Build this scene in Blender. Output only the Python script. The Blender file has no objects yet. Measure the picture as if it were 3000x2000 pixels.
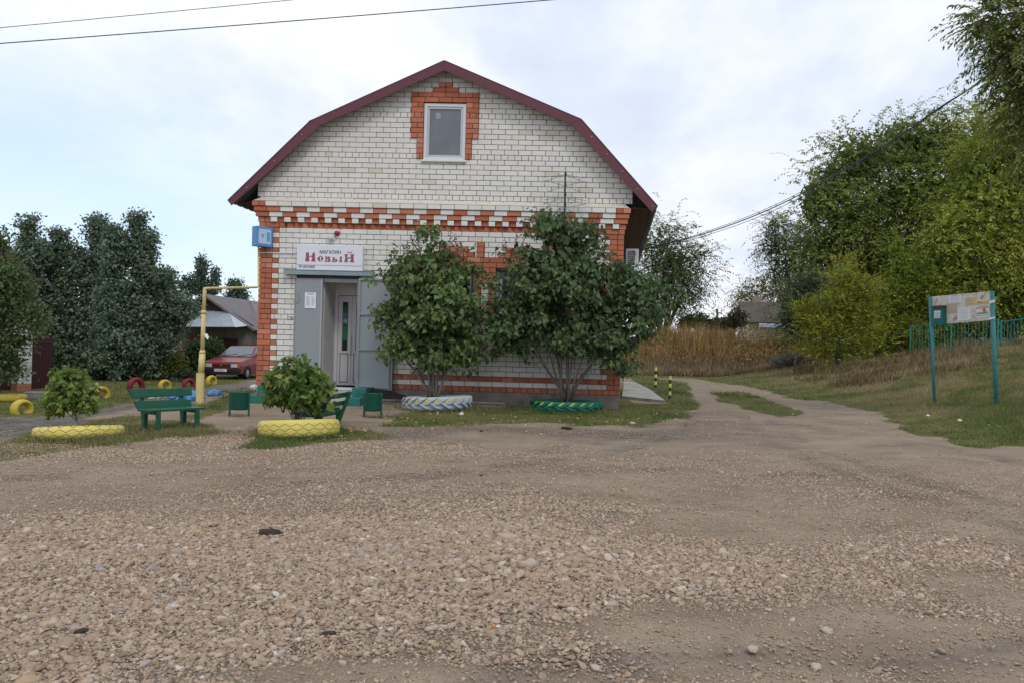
import bpy, math, random
import numpy as np
from mathutils import Vector, Matrix
R = math.radians
rng = np.random.default_rng(7)
random.seed(7)
sc = bpy.context.scene
COL = sc.collection

# ------------------------------------------------------------------ camera
F = 2338.0; UC, VC = 1720.0, 1023.8; PHI = R(1.5)
CAM = Vector((0, 0, 1.6))
RV = Vector((math.cos(PHI), 0, math.sin(PHI)))
UV = Vector((-math.sin(PHI), 0, math.cos(PHI)))
cd = bpy.data.cameras.new('camera'); cam = bpy.data.objects.new('camera', cd); COL.objects.link(cam)
cd.sensor_width = 36; cd.lens = F / 3000 * 36
cd.shift_x = -(UC - 1500) / 3000; cd.shift_y = (VC - 1000) / 3000
cd.clip_start = 0.1; cd.clip_end = 3000
m = Matrix.Identity(4)
for i in range(3):
    m[i][0] = RV[i]; m[i][1] = UV[i]; m[i][2] = (0, -1, 0)[i]; m[i][3] = CAM[i]
cam.matrix_world = m
sc.camera = cam

# ------------------------------------------------------------------ sky, sun, exposure
SUN_EL, SUN_AZ = R(48), R(150)         # azimuth measured clockwise from +Y (view direction)
w = bpy.data.worlds.new('World'); sc.world = w; w.use_nodes = True
nt = w.node_tree; nd = nt.nodes; lk = nt.links; nd.clear()
out = nd.new('ShaderNodeOutputWorld'); bg = nd.new('ShaderNodeBackground'); bg.inputs[1].default_value = 0.1
sky = nd.new('ShaderNodeTexSky'); sky.sky_type = 'NISHITA'; sky.sun_disc = False
sky.sun_elevation = SUN_EL; sky.sun_rotation = SUN_AZ; sky.air_density = 1.0; sky.dust_density = 1.0
tc = nd.new('ShaderNodeTexCoord')
sp = nd.new('ShaderNodeSeparateXYZ'); lk.new(tc.outputs['Generated'], sp.inputs[0])
def wmath(op, a, b=None, c=None, clamp=False):
    n = nd.new('ShaderNodeMath'); n.operation = op; n.use_clamp = clamp
    for i, x in enumerate((a, b, c)):
        if x is None: continue
        if hasattr(x, 'links'): lk.new(x, n.inputs[i])
        else: n.inputs[i].default_value = x
    return n.outputs[0]
zc = wmath('MAXIMUM', sp.outputs[2], 0.0)
den = wmath('ADD', zc, 0.22)
px = wmath('DIVIDE', sp.outputs[0], den); py = wmath('DIVIDE', sp.outputs[1], den)
cb = nd.new('ShaderNodeCombineXYZ'); lk.new(px, cb.inputs[0]); lk.new(py, cb.inputs[1])
def wnoise(scale, detail, rough, off=(0, 0, 0), vs=(1, 1, 1)):
    mp = nd.new('ShaderNodeMapping'); mp.inputs['Location'].default_value = off; mp.inputs['Scale'].default_value = vs
    lk.new(cb.outputs[0], mp.inputs[0])
    n = nd.new('ShaderNodeTexNoise'); n.inputs['Scale'].default_value = scale
    n.inputs['Detail'].default_value = detail; n.inputs['Roughness'].default_value = rough
    lk.new(mp.outputs[0], n.inputs['Vector']); return n.outputs['Fac']
def wramp(f, stops):
    r = nd.new('ShaderNodeValToRGB'); e = r.color_ramp.elements
    e[0].position, e[0].color = stops[0][0], (*stops[0][1], 1); e[1].position, e[1].color = stops[-1][0], (*stops[-1][1], 1)
    for p, c in stops[1:-1]:
        q = e.new(p); q.color = (*c, 1)
    lk.new(f, r.inputs[0]); return r.outputs[0]
n1 = wnoise(0.75, 6, 0.55, (3.1, 1.7, 0), (1, 0.8, 1))
n2 = wnoise(1.7, 5, 0.6, (-2.0, 4.4, 0), (1, 0.6, 1))
# brighter, thinner cloud to the left of the view, greyer to the right
side = wmath('MULTIPLY_ADD', sp.outputs[0], -0.30, 0.5, True)
br = wmath('ADD', wmath('MULTIPLY', n2, 0.8), wmath('MULTIPLY', side, 0.50)); br = wmath('SUBTRACT', br, 0.10)
ccol = wramp(br, [(0.30, (5.7, 6.6, 8.2)), (0.47, (7.1, 7.75, 8.9)), (0.64, (9.5, 9.7, 10.1))])
# clear patches: mostly low on the left
low = wmath('SUBTRACT', 1.0, wmath('MULTIPLY', wmath('ABSOLUTE', wmath('SUBTRACT', sp.outputs[2], 0.10)), 4.5), None, True)
lft = wmath('MULTIPLY_ADD', sp.outputs[0], -1.7, 0.15, True)
clr = wmath('ADD', wmath('MULTIPLY', wmath('MULTIPLY', low, lft), 0.34), wmath('MULTIPLY', n1, 1.02))
cf = wramp(clr, [(0.50, (1, 1, 1)), (0.80, (0.30, 0.30, 0.30))])
mx = nd.new('ShaderNodeMix'); mx.data_type = 'RGBA'
lk.new(cf, mx.inputs[0])
gain = nd.new('ShaderNodeMix'); gain.data_type = 'RGBA'; gain.blend_type = 'ADD'; gain.inputs[0].default_value = 1.0
lk.new(sky.outputs[0], gain.inputs[6]); gain.inputs[7].default_value = (1.8, 2.6, 4.4, 1)
lk.new(gain.outputs[2], mx.inputs[6]); lk.new(ccol, mx.inputs[7])
lk.new(mx.outputs[2], bg.inputs[0]); lk.new(bg.outputs[0], out.inputs[0])
sl = bpy.data.lights.new('sun', 'SUN'); sl.energy = 1.0; sl.angle = R(14); sl.color = (1, 0.95, 0.88)
so = bpy.data.objects.new('sun', sl); COL.objects.link(so)
sd = Vector((math.sin(SUN_AZ) * math.cos(SUN_EL), math.cos(SUN_AZ) * math.cos(SUN_EL), math.sin(SUN_EL)))
so.rotation_euler = sd.to_track_quat('Z', 'Y').to_euler()
sc.view_settings.view_transform = 'Standard'; sc.view_settings.look = 'None'
sc.view_settings.exposure = 0.17; sc.view_settings.gamma = 1.0
sc.cycles.max_bounces = 6; sc.cycles.transparent_max_bounces = 6
sc.cycles.use_denoising = True

# ------------------------------------------------------------------ geometry helpers
def sstep(a, b, x):
    t = np.clip((np.asarray(x, float) - a) / (b - a), 0, 1); return t * t * (3 - 2 * t)
def vnoise(x, y, seed=0):
    x = np.asarray(x, float); y = np.asarray(y, float)
    xi = np.floor(x).astype(np.int64); yi = np.floor(y).astype(np.int64); fx = x - xi; fy = y - yi
    fx = fx * fx * (3 - 2 * fx); fy = fy * fy * (3 - 2 * fy)
    def h(a, b):
        n = (a * 374761393 + b * 668265263 + seed * 1442695041) & 0xffffffff
        n = ((n ^ (n >> 13)) * 1274126177) & 0xffffffff
        return ((n ^ (n >> 16)) & 0xffff) / 65535.0
    return (h(xi, yi) * (1 - fx) + h(xi + 1, yi) * fx) * (1 - fy) + (h(xi, yi + 1) * (1 - fx) + h(xi + 1, yi + 1) * fx) * fy
def fbm(x, y, seed=0, o=4):
    s = 0; a = .5; t = 0
    for k in range(o):
        s = s + a * vnoise(x * 2 ** k, y * 2 ** k, seed + k); t += a; a *= .5
    return s / t
def terr0(x, y):
    x = np.asarray(x, float); y = np.asarray(y, float)
    base = 0.033 * np.minimum(y, 15.2) + 0.0 * x
    L = sstep(6, 13, -x) * sstep(10, 18, y) * 0.50
    s = np.clip(x - 5.5, 0, 9.5); rise = 0.2 * s * s / (s + 1.0) * sstep(6, 9, y)
    return base - L + rise
def ray(u, v):
    return RV * ((u - UC) / F) + UV * ((VC - v) / F) + Vector((0, 1, 0))
def at(u, v, Y):
    d = ray(u, v); return CAM + d * (Y / d.y)
def G(u, v):
    d = ray(u, v); t0 = 2.5; t = 2.5
    while t < 300:
        p = CAM + d * t
        if p.z < float(terr0(p.x, p.y)): break
        t0 = t; t *= 1.02
    a, b = t0, t
    for _ in range(24):
        c = (a + b) / 2; p = CAM + d * c
        if p.z < float(terr0(p.x, p.y)): b = c
        else: a = c
    p = CAM + d * b
    return Vector((p.x, p.y, float(terr0(p.x, p.y))))
def wellipse(u, v, ru, rv):
    c = G(u, v); p = G(u, v - rv); q = G(u, v + rv)
    return c.x, c.y, ru * c.y / F, max(0.05, (p.y - q.y) / 2)
PILE = [wellipse(1500, 1660, 420, 130), wellipse(350, 1620, 500, 130), wellipse(2330, 1700, 420, 60)]
def terr(x, y):
    z = terr0(x, y)
    x = np.asarray(x, float); y = np.asarray(y, float)
    near = 1 - sstep(22, 40, y)
    z = z + near * ((fbm(x * .9, y * 1.6, 3) - .5) * .035 + (fbm(x * 4, y * 6, 9, 3) - .5) * .016)
    for i, (cx, cy, rx, ry) in enumerate(PILE):
        z = z + (.055, .03, .02)[i] * np.exp(-((x - cx) / rx) ** 2 - ((y - cy) / ry) ** 2)
    return z
def T(x, y): return float(terr(x, y))
def GT(u, v):
    p = G(u, v); return Vector((p.x, p.y, T(p.x, p.y)))

def props(o, label=None, cat=None, group=None, kind=None):
    if label: o['label'] = label
    if cat: o['category'] = cat
    if group: o['group'] = group
    if kind: o['kind'] = kind
    return o
def empty(name, loc, rz=0, label=None, cat=None, group=None, kind=None):
    o = bpy.data.objects.new(name, None); COL.objects.link(o); o.location = loc; o.rotation_euler = (0, 0, rz)
    o.empty_display_size = .1
    return props(o, label, cat, group, kind)
def link(name, me, mat, parent=None, loc=None, rot=None):
    o = bpy.data.objects.new(name, me); COL.objects.link(o)
    if mat is not None:
        for mm in (mat if isinstance(mat, (list, tuple)) else [mat]): me.materials.append(mm)
    if parent: o.parent = parent
    if loc is not None: o.location = loc
    if rot is not None: o.rotation_euler = rot
    return o
def copy_tree(o, parent=None):
    c = o.copy(); COL.objects.link(c); c.parent = parent
    for ch in list(o.children): copy_tree(ch, c)
    return c

class MB:
    def __init__(s): s.v = []; s.f = []; s.mi = []; s.c = []
    def add(s, vs, fs, mi=0, col=None):
        b = len(s.v); s.v += [tuple(x) for x in vs]
        for f in fs: s.f.append(tuple(b + i for i in f)); s.mi.append(mi); s.c.append(col)
        return s
    def box(s, a, b, mi=0, col=None, M=None):
        (x0, y0, z0), (x1, y1, z1) = a, b
        vs = [(x0, y0, z0), (x1, y0, z0), (x1, y1, z0), (x0, y1, z0), (x0, y0, z1), (x1, y0, z1), (x1, y1, z1), (x0, y1, z1)]
        if M is not None: vs = [M @ Vector(v) for v in vs]
        return s.add(vs, [(0, 3, 2, 1), (4, 5, 6, 7), (0, 1, 5, 4), (1, 2, 6, 5), (2, 3, 7, 6), (3, 0, 4, 7)], mi, col)
    def bar(s, p, q, wx, wy, up=(0, 0, 1), mi=0):
        p = Vector(p); q = Vector(q); d = q - p; L = d.length; d.normalize()
        a = d.cross(Vector(up))
        if a.length < 1e-4: a = d.cross(Vector((1, 0, 0)))
        a.normalize(); b = a.cross(d)
        M = Matrix(((a.x, d.x, b.x, p.x), (a.y, d.y, b.y, p.y), (a.z, d.z, b.z, p.z), (0, 0, 0, 1)))
        return s.box((-wx / 2, 0, -wy / 2), (wx / 2, L, wy / 2), mi, None, M)
    def tube(s, pts, rad, n=8, cap=True, mi=0):
        pts = [Vector(p) for p in pts]; k = len(pts)
        if not hasattr(rad, '__len__'): rad = [rad] * k
        ref = None; rings = []; vs = []
        for i, p in enumerate(pts):
            d = (pts[min(i + 1, k - 1)] - pts[max(i - 1, 0)]); d.normalize()
            if ref is None: ref = Vector((1, 0, 0)) if abs(d.x) < .8 else Vector((0, 1, 0))
            a = (ref - d * ref.dot(d)); a.normalize(); ref = a; b = d.cross(a)
            for j in range(n):
                t = 2 * math.pi * j / n; vs.append(p + (a * math.cos(t) + b * math.sin(t)) * rad[i])
        fs = []
        for i in range(k - 1):
            for j in range(n):
                fs.append((i * n + j, i * n + (j + 1) % n, (i + 1) * n + (j + 1) % n, (i + 1) * n + j))
        if cap: fs.append(tuple(reversed(range(n)))); fs.append(tuple((k - 1) * n + j for j in range(n)))
        return s.add(vs, fs, mi)
    def lathe(s, prof, n=24, M=None, closed=False, mi=0):
        vs = []; fs = []; k = len(prof)
        for j in range(n):
            t = 2 * math.pi * j / n
            for r, z in prof: vs.append(Vector((r * math.cos(t), r * math.sin(t), z)))
        for j in range(n):
            for i in range(k if closed else k - 1):
                i2 = (i + 1) % k; fs.append((j * k + i, ((j + 1) % n) * k + i, ((j + 1) % n) * k + i2, j * k + i2))
        if M is not None: vs = [M @ v for v in vs]
        return s.add(vs, fs, mi)
    def prism(s, poly, y0, y1, mi=0, col=None, M=None):   # poly in (x,z), extruded in y
        n = len(poly)
        A = sum(poly[i][0] * poly[(i + 1) % n][1] - poly[(i + 1) % n][0] * poly[i][1] for i in range(n))
        if A < 0: poly = poly[::-1]
        vs = [Vector((x, y0, z)) for x, z in poly] + [Vector((x, y1, z)) for x, z in poly]
        if M is not None: vs = [M @ v for v in vs]
        fs = [tuple(range(n)), tuple(reversed(range(n, 2 * n)))]
        fs += [(i, i + n, (i + 1) % n + n, (i + 1) % n) for i in range(n)]
        return s.add(vs, fs, mi, col)
    def mesh(s, name, smooth=False):
        me = bpy.data.meshes.new(name); me.from_pydata([tuple(v) for v in s.v], [], s.f)
        if any(s.mi): me.polygons.foreach_set('material_index', s.mi)
        if any(c is not None for c in s.c):
            ca = me.color_attributes.new('Col', 'FLOAT_COLOR', 'CORNER'); arr = []
            for f, c in zip(s.f, s.c): arr += list((*(c or (1, 1, 1)), 1)) * len(f)
            ca.data.foreach_set('color', arr)
        if smooth: me.shade_smooth()
        me.update(); return me
    def build(s, name, mat, parent=None, loc=None, rot=None, smooth=False, bevel=0):
        o = link(name, s.mesh(name, smooth), mat, parent, loc, rot)
        if bevel:
            b = o.modifiers.new('b', 'BEVEL'); b.width = bevel; b.segments = 2; b.limit_method = 'ANGLE'
        return o

def np_mesh(name, verts, faces, k, col=None):
    """verts (N,3), faces (M,k) ints, col (N,3) per vertex"""
    me = bpy.data.meshes.new(name)
    me.vertices.add(len(verts)); me.vertices.foreach_set('co', np.ascontiguousarray(verts, np.float32).ravel())
    me.loops.add(faces.size); me.loops.foreach_set('vertex_index', np.ascontiguousarray(faces, np.int32).ravel())
    me.polygons.add(len(faces)); me.polygons.foreach_set('loop_start', np.arange(0, faces.size, k, dtype=np.int32))
    me.polygons.foreach_set('loop_total', np.full(len(faces), k, np.int32))
    if col is not None:
        ca = me.color_attributes.new('Col', 'FLOAT_COLOR', 'POINT')
        c4 = np.ones((len(verts), 4), np.float32); c4[:, :3] = col; ca.data.foreach_set('color', c4.ravel())
    me.update(calc_edges=True); return me

# ------------------------------------------------------------------ materials
def mat(name, color=(.5, .5, .5), rough=.8, var=.12, scale=6, bump=.0, bscale=40, attr=False, spec=.3, metal=0, stain=None, stain_scale=1.5, stain_lo=.55, vs=(1, 1, 1)):
    m = bpy.data.materials.new(name); m.use_nodes = True; t = m.node_tree; N = t.nodes; L = t.links
    b = N['Principled BSDF']; b.inputs['Roughness'].default_value = rough; b.inputs['Metallic'].default_value = metal
    b.inputs['Specular IOR Level'].default_value = spec
    c = N.new('ShaderNodeTexCoord'); mp = N.new('ShaderNodeMapping'); mp.inputs['Scale'].default_value = vs; L.new(c.outputs['Object'], mp.inputs[0])
    n = N.new('ShaderNodeTexNoise'); n.inputs['Scale'].default_value = scale; n.inputs['Detail'].default_value = 5; n.inputs['Roughness'].default_value = .65
    L.new(mp.outputs[0], n.inputs['Vector'])
    r = N.new('ShaderNodeMapRange'); r.inputs[1].default_value = .25; r.inputs[2].default_value = .75
    r.inputs[3].default_value = 1 - var; r.inputs[4].default_value = 1 + var; L.new(n.outputs['Fac'], r.inputs[0])
    mu = N.new('ShaderNodeMix'); mu.data_type = 'RGBA'; mu.blend_type = 'MULTIPLY'; mu.inputs[0].default_value = 1
    if attr:
        a = N.new('ShaderNodeAttribute'); a.attribute_name = 'Col'; L.new(a.outputs['Color'], mu.inputs[6])
    else: mu.inputs[6].default_value = (*color, 1)
    L.new(r.outputs[0], mu.inputs[7]); res = mu.outputs[2]
    if stain:
        n2 = N.new('ShaderNodeTexNoise'); n2.inputs['Scale'].default_value = stain_scale; n2.inputs['Detail'].default_value = 8; n2.inputs['Roughness'].default_value = .7
        L.new(mp.outputs[0], n2.inputs['Vector'])
        r2 = N.new('ShaderNodeMapRange'); r2.inputs[1].default_value = stain_lo; r2.inputs[2].default_value = stain_lo + .15; L.new(n2.outputs['Fac'], r2.inputs[0])
        m2 = N.new('ShaderNodeMix'); m2.data_type = 'RGBA'; L.new(r2.outputs[0], m2.inputs[0]); L.new(res, m2.inputs[6]); m2.inputs[7].default_value = (*stain, 1); res = m2.outputs[2]
    L.new(res, b.inputs['Base Color'])
    if bump:
        n3 = N.new('ShaderNodeTexNoise'); n3.inputs['Scale'].default_value = bscale; n3.inputs['Detail'].default_value = 6; L.new(c.outputs['Object'], n3.inputs['Vector'])
        bp = N.new('ShaderNodeBump'); bp.inputs['Strength'].default_value = bump; bp.inputs['Distance'].default_value = .02
        L.new(n3.outputs['Fac'], bp.inputs['Height']); L.new(bp.outputs[0], b.inputs['Normal'])
    return m
def leaf_mat(name, trans=.35, rough=.55, spec=.25):
    m = bpy.data.materials.new(name); m.use_nodes = True; t = m.node_tree; N = t.nodes; L = t.links
    b = N['Principled BSDF']; b.inputs['Roughness'].default_value = rough; b.inputs['Specular IOR Level'].default_value = spec
    a = N.new('ShaderNodeAttribute'); a.attribute_name = 'Col'; L.new(a.outputs['Color'], b.inputs['Base Color'])
    tr = N.new('ShaderNodeBsdfTranslucent'); L.new(a.outputs['Color'], tr.inputs[0])
    mi = N.new('ShaderNodeMixShader'); mi.inputs[0].default_value = trans; L.new(b.outputs[0], mi.inputs[1]); L.new(tr.outputs[0], mi.inputs[2])
    L.new(mi.outputs[0], N['Material Output'].inputs[0]); return m
M_leaf = leaf_mat('foliage'); M_grass = leaf_mat('grass_blades', .2, .7, .1); M_dry = leaf_mat('dry_stalks', .15, .8, .1)
M_bark = mat('bark', (.11, .09, .075), .9, .3, 12, .6, 30)
M_barkl = mat('smooth_grey_bark', (.15, .13, .115), .85, .25, 10, .3, 30)
M_brick = mat('brick_faces', rough=.85, var=.085, scale=2.2, attr=True, bump=.15, bscale=120, spec=.15, stain=None)
M_mortar = mat('dark_mortar', (.14, .125, .11), .95, .2, 20)
M_plinth = mat('plinth_concrete', (.22, .19, .165), .95, .25, 4, .5, 30, stain=(.10, .085, .075), stain_scale=2.2)
M_conc = mat('concrete', (.36, .345, .33), .95, .18, 3, .4, 40, stain=(.2, .19, .18), stain_scale=1.7, stain_lo=.58)
M_bur = mat('burgundy_metal', (.115, .032, .045), .5, .08, 3, spec=.4)
M_roofu = mat('roof_sheet_underside', (.12, .125, .13), .7, .2, 5)
M_wood = mat('brown_stained_wood', (.085, .04, .022), .85, .4, 5, vs=(6, 1, 6))
M_pvc = mat('white_plastic_frame', (.62, .63, .65), .45, .04, 4)
M_glass = mat('window_glass', (.13, .145, .165), .12, .25, 1.5, spec=.6)
M_dglass = mat('dark_glass', (.015, .017, .02), .1, .3, 2, spec=.6)
M_grey = mat('grey_painted_metal', (.255, .285, .305), .5, .05, 2.5, bump=.04, bscale=8, spec=.35, stain=(.22, .245, .26), stain_scale=1.2)
M_greyl = mat('light_grey_metal_frame', (.33, .36, .38), .45, .06, 5)
M_lintel = mat('blue_grey_lintel', (.23, .29, .32), .6, .15, 5)
M_sign = mat('sign_face', (.66, .68, .74), .4, .03, 2)
M_burtxt = mat('burgundy_lettering', (.30, .075, .12), .6, .15, 30)
M_gytxt = mat('grey_lettering', (.16, .15, .17), .6, .1, 20)
M_paper = mat('paper', (.72, .73, .78), .8, .05, 8)
M_ink = mat('ink', (.12, .12, .16), .8, .1, 8)
M_cheek = mat('teal_painted_concrete', (.025, .15, .125), .6, .2, 6, .9, 22, stain=(.012, .08, .07), stain_scale=4)
M_bench = mat('green_bench_paint', (.009, .085, .048), .5, .25, 6, .3, 30, vs=(1, 4, 4), stain=(.12, .24, .19), stain_scale=5, stain_lo=.68, spec=.4)
M_bin = mat('green_bin_paint', (.010, .085, .062), .55, .25, 6, .1, 20, stain=(.03, .045, .03), stain_scale=3, stain_lo=.62)
M_teal = mat('teal_post_paint', (.05, .22, .235), .5, .12, 6, stain=(.12, .14, .12), stain_scale=6, stain_lo=.7)
M_tealf = mat('teal_fence_paint', (.04, .21, .185), .55, .12, 6)
M_yel = mat('yellow_tyre_paint', (.60, .50, .12), .65, .12, 5, .25, 30, stain=(.30, .25, .09), stain_scale=3.5, stain_lo=.6)
M_yel2 = mat('weathered_yellow_tyre_paint', (.48, .37, .05), .65, .15, 5, .2, 30, stain=(.2, .15, .04), stain_scale=4)
M_redt = mat('dark_red_tyre_paint', (.19, .018, .028), .6, .15, 5, .2, 30)
M_rub = mat('black_rubber', (.015, .015, .015), .8, .2, 10)
M_whp = mat('whitewashed_tyre_paint', (.40, .44, .49), .75, .12, 7, .3, 30, stain=(.16, .18, .2), stain_scale=5, stain_lo=.6)
M_grt = mat('green_tyre_paint', (.012, .15, .10), .55, .15, 6, .25, 30)
M_yst = mat('yellow_stripe_paint', (.62, .60, .12), .6, .1, 6)
M_soil = mat('soil', (.07, .05, .035), .95, .3, 10, .8, 30)
M_pipe = mat('yellow_gas_pipe_paint', (.60, .49, .22), .55, .12, 5, stain=(.35, .22, .10), stain_scale=4, stain_lo=.66)
M_blue = mat('light_box_blue', (.10, .27, .52), .45, .08, 4)
M_white = mat('white_plastic', (.6, .6, .62), .5, .06, 5)
M_red = mat('red_plastic', (.35, .02, .03), .4, .05, 5)
M_wire = mat('wire_black', (.03, .03, .035), .6, .1, 5)
M_steel = mat('grey_steel_wire', (.35, .35, .36), .45, .1, 5, metal=.5)

# ------------------------------------------------------------------ foliage helpers
def unit(a): return a / np.maximum(np.linalg.norm(a, axis=1, keepdims=True), 1e-9)
def leaves(name, pos, ax, nrm, L, W, col, parent=None, shape='rhomb', mt=None):
    n = len(pos); ax = unit(ax); side = unit(np.cross(ax, nrm)); nn = np.cross(side, ax)
    L = np.broadcast_to(L, (n,))[:, None]; W = np.broadcast_to(W, (n,))[:, None]
    if shape == 'rhomb':
        tp = [(0, 0, 0), (.5, .45, .06), (0, 1, -.03), (-.5, .45, .06)]; fc = [(0, 1, 2, 3)]
    elif shape == 'tri':
        tp = [(-.5, 0, 0), (.5, 0, 0), (0, 1, 0)]; fc = [(0, 1, 2)]
    else:
        tp = [(0, .06, 0), (.42, 0, .10), (.50, .32, .13), (0, 1, -.08), (-.50, .32, .13), (-.42, 0, .10)]; fc = [(0, 1, 2, 3), (0, 3, 4, 5)]
    k = len(tp); V = np.empty((n, k, 3))
    for i, (a, b, c) in enumerate(tp): V[:, i] = pos + side * (a * W) + ax * (b * L) + nn * (c * L)
    fcs = np.array(fc)[None] + (np.arange(n) * k)[:, None, None]
    me = np_mesh(name, V.reshape(-1, 3), fcs.reshape(-1, len(fc[0])), len(fc[0]), np.repeat(col, k, axis=0))
    return link(name, me, mt or M_leaf, parent)
def shell_points(ells, n, lo=.45, bumps=.18, seed=0):
    r = np.random.default_rng(seed); vol = np.array([e[3] * e[4] * e[5] for e in ells]) ** .45
    idx = r.choice(len(ells), n, p=vol / vol.sum()); E = np.array([e[:6] for e in ells])[idx]
    d = unit(r.normal(size=(n, 3))); rad = lo + (1 - lo) * r.random(n) ** .6
    b = 1 + bumps * (np.sin(d[:, 0] * 7 + seed + idx) * np.cos(d[:, 2] * 6 + seed * 2) + np.sin(d[:, 1] * 9 + d[:, 2] * 5))
    return E[:, :3] + d * E[:, 3:6] * (rad * b)[:, None], d, rad
def bough_points(ells, n, boughs, rb_, lo, bumps, seed):
    if not boughs:
        C, D, rad = shell_points(ells, n, lo, bumps, seed); return C, D, np.arange(n)
    B, Db, _ = shell_points(ells, boughs, lo, bumps, seed); r = np.random.default_rng(seed + 41)
    w_ = .4 + r.random(boughs) ** 1.5; idx = r.choice(boughs, n, p=w_ / w_.sum()); sz = (.55 + .8 * r.random(boughs))[idx][:, None]
    off = r.normal(size=(n, 3)) * rb_ * np.array([1, 1, .6]) * sz; C = B[idx] + off
    return C, unit(Db[idx] + unit(off) * .7), idx
def palette(n, base, jit=.25, alt=None, altp=.1, seed=0, clump=None):
    r = np.random.default_rng(seed + 99); f = 1 + jit * (r.random(n) * 2 - 1)
    c = np.array(base)[None] * f[:, None]
    if clump is not None:
        cf = np.random.default_rng(seed + 5).normal(1, .19, clump.max() + 1)[clump]; c = c * cf[:, None]
    if alt is not None:
        a = r.random(n) < altp; c[a] = np.array(alt) * (1 + .3 * (r.random(a.sum()) - .5))[:, None]
    return np.clip(c, .004, 1)
def Ell(u, v, ru, rv, Y, rd=None):
    p = at(u, v, Y); s = Y / F; return (p.x, p.y, p.z, ru * s, (rd if rd else ru * s), rv * s)
def clump_crown(name, root, ells, nc, per, rc, L, W, base, seed, alt=None, altp=.1, shape='rhomb', lo=.4, bumps=.18, droop=.4, core=0, coreL=2.2, jit=.3, boughs=0, rb_=.4):
    o = np.array(root.location)
    C, D, bi = bough_points(ells, nc, boughs, rb_, lo, bumps, seed); r = np.random.default_rng(seed + 1)
    ci = np.repeat(np.arange(nc), per); n = len(ci)
    P = C[ci] + r.normal(size=(n, 3)) * rc * np.array([1, 1, .8])
    ax = r.normal(size=(n, 3)) * .8 + D[ci] * .5; ax[:, 2] -= droop
    nr = r.normal(size=(n, 3)) * .6 + D[ci] * .5 + np.array([0, 0, .5])
    LL = L * (.65 + .7 * r.random(n)); col = palette(n, base, jit, alt, altp, seed, bi[ci])
    if core:
        Pc, Dc, _ = shell_points(ells, core, .05, 0, seed + 3); Pc = Pc * 1.0
        E = np.array([e[:3] for e in ells]).mean(0); Pc = E + (Pc - E) * .86
        P = np.vstack([P, Pc]); ax = np.vstack([ax, r.normal(size=(core, 3))]); nr = np.vstack([nr, r.normal(size=(core, 3))])
        LL = np.concatenate([LL, np.full(core, L * coreL)]); col = np.vstack([col, palette(core, base, .2, seed=seed + 8)])
    WW = LL * (W / L)
    leaves(name, P - o, ax, nr, LL, WW, col, root, shape)
    return C
def spray_crown(name, root, ells, nt_, nl, TL, L, W, base, seed, alt=None, altp=.1, lo=.55, bumps=.2, droop=.5, up=.5, core=0, coreL=3.5, jit=.3, twigs=False, boughs=0, rb_=.5):
    """crown of drooping leafy twigs"""
    o = np.array(root.location); r = np.random.default_rng(seed + 2)
    C, D, bi = bough_points(ells, nt_, boughs, rb_, lo, bumps, seed)
    d = unit(D * .8 + r.normal(size=(nt_, 3)) * .55 + np.array([0, 0, up])); tl = TL * (.6 + .8 * r.random(nt_)); dr = droop * (.4 + 1.1 * r.random(nt_))
    ti = np.repeat(np.arange(nt_), nl); n = len(ti); s = np.tile(np.linspace(.05, 1, nl), nt_) + (r.random(n) - .5) * .06
    P = C[ti] + d[ti] * (s * tl[ti])[:, None]; P[:, 2] -= dr[ti] * tl[ti] * s * s
    tan = d[ti].copy(); tan[:, 2] -= 2 * dr[ti] * s; tan = unit(tan)
    sd_ = unit(np.cross(tan, np.array([0, 0, 1.]) + r.normal(size=(n, 3)) * .25)); sg = np.where(np.tile(np.arange(nl), nt_) % 2 == 0, 1, -1)[:, None]
    ax = tan * .75 + sd_ * sg * .8; ax[:, 2] -= .25
    nr = np.array([0, 0, 1.]) + r.normal(size=(n, 3)) * .5
    LL = L * (.7 + .6 * r.random(n)); col = palette(n, base, jit, alt, 0, seed, bi[ti])
    if alt is not None:
        ta = np.random.default_rng(seed + 77).random(nt_) < altp
        if boughs: ta |= (np.random.default_rng(seed + 78).random(boughs) < altp)[bi]
        q = ta[ti]; col[q] = np.array(alt) * (.75 + .5 * r.random(q.sum()))[:, None]
    if core:
        Pc, Dc, _ = shell_points(ells, core, .05, 0, seed + 3)
        Pc = Pc * 1.0; cen = np.array([e[:3] for e in ells]); 
        near = np.argmin(((Pc[:, None] - cen[None]) ** 2).sum(2), axis=1); Pc = cen[near] + (Pc - cen[near]) * .85
        P = np.vstack([P, Pc]); ax = np.vstack([ax, r.normal(size=(core, 3))]); nr = np.vstack([nr, r.normal(size=(core, 3))])
        LL = np.concatenate([LL, np.full(core, L * coreL)]); col = np.vstack([col, palette(core, base, .25, seed=seed + 8)])
    leaves(name, P - o, ax, nr, LL, LL * (W / L), np.clip(col, .004, 1), root)
    if twigs:
        mb = MB()
        for i in range(nt_):
            pts = []
            for q in (0, .35, .7, 1): 
                p = C[i] + d[i] * q * tl[i]; p[2] -= dr[i] * tl[i] * q * q; pts.append(p - o)
            mb.tube(pts, [.006, .005, .004, .002], 4, False)
        props(mb.build('twigs', M_bark, root), kind='stuff')
    return C
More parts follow.
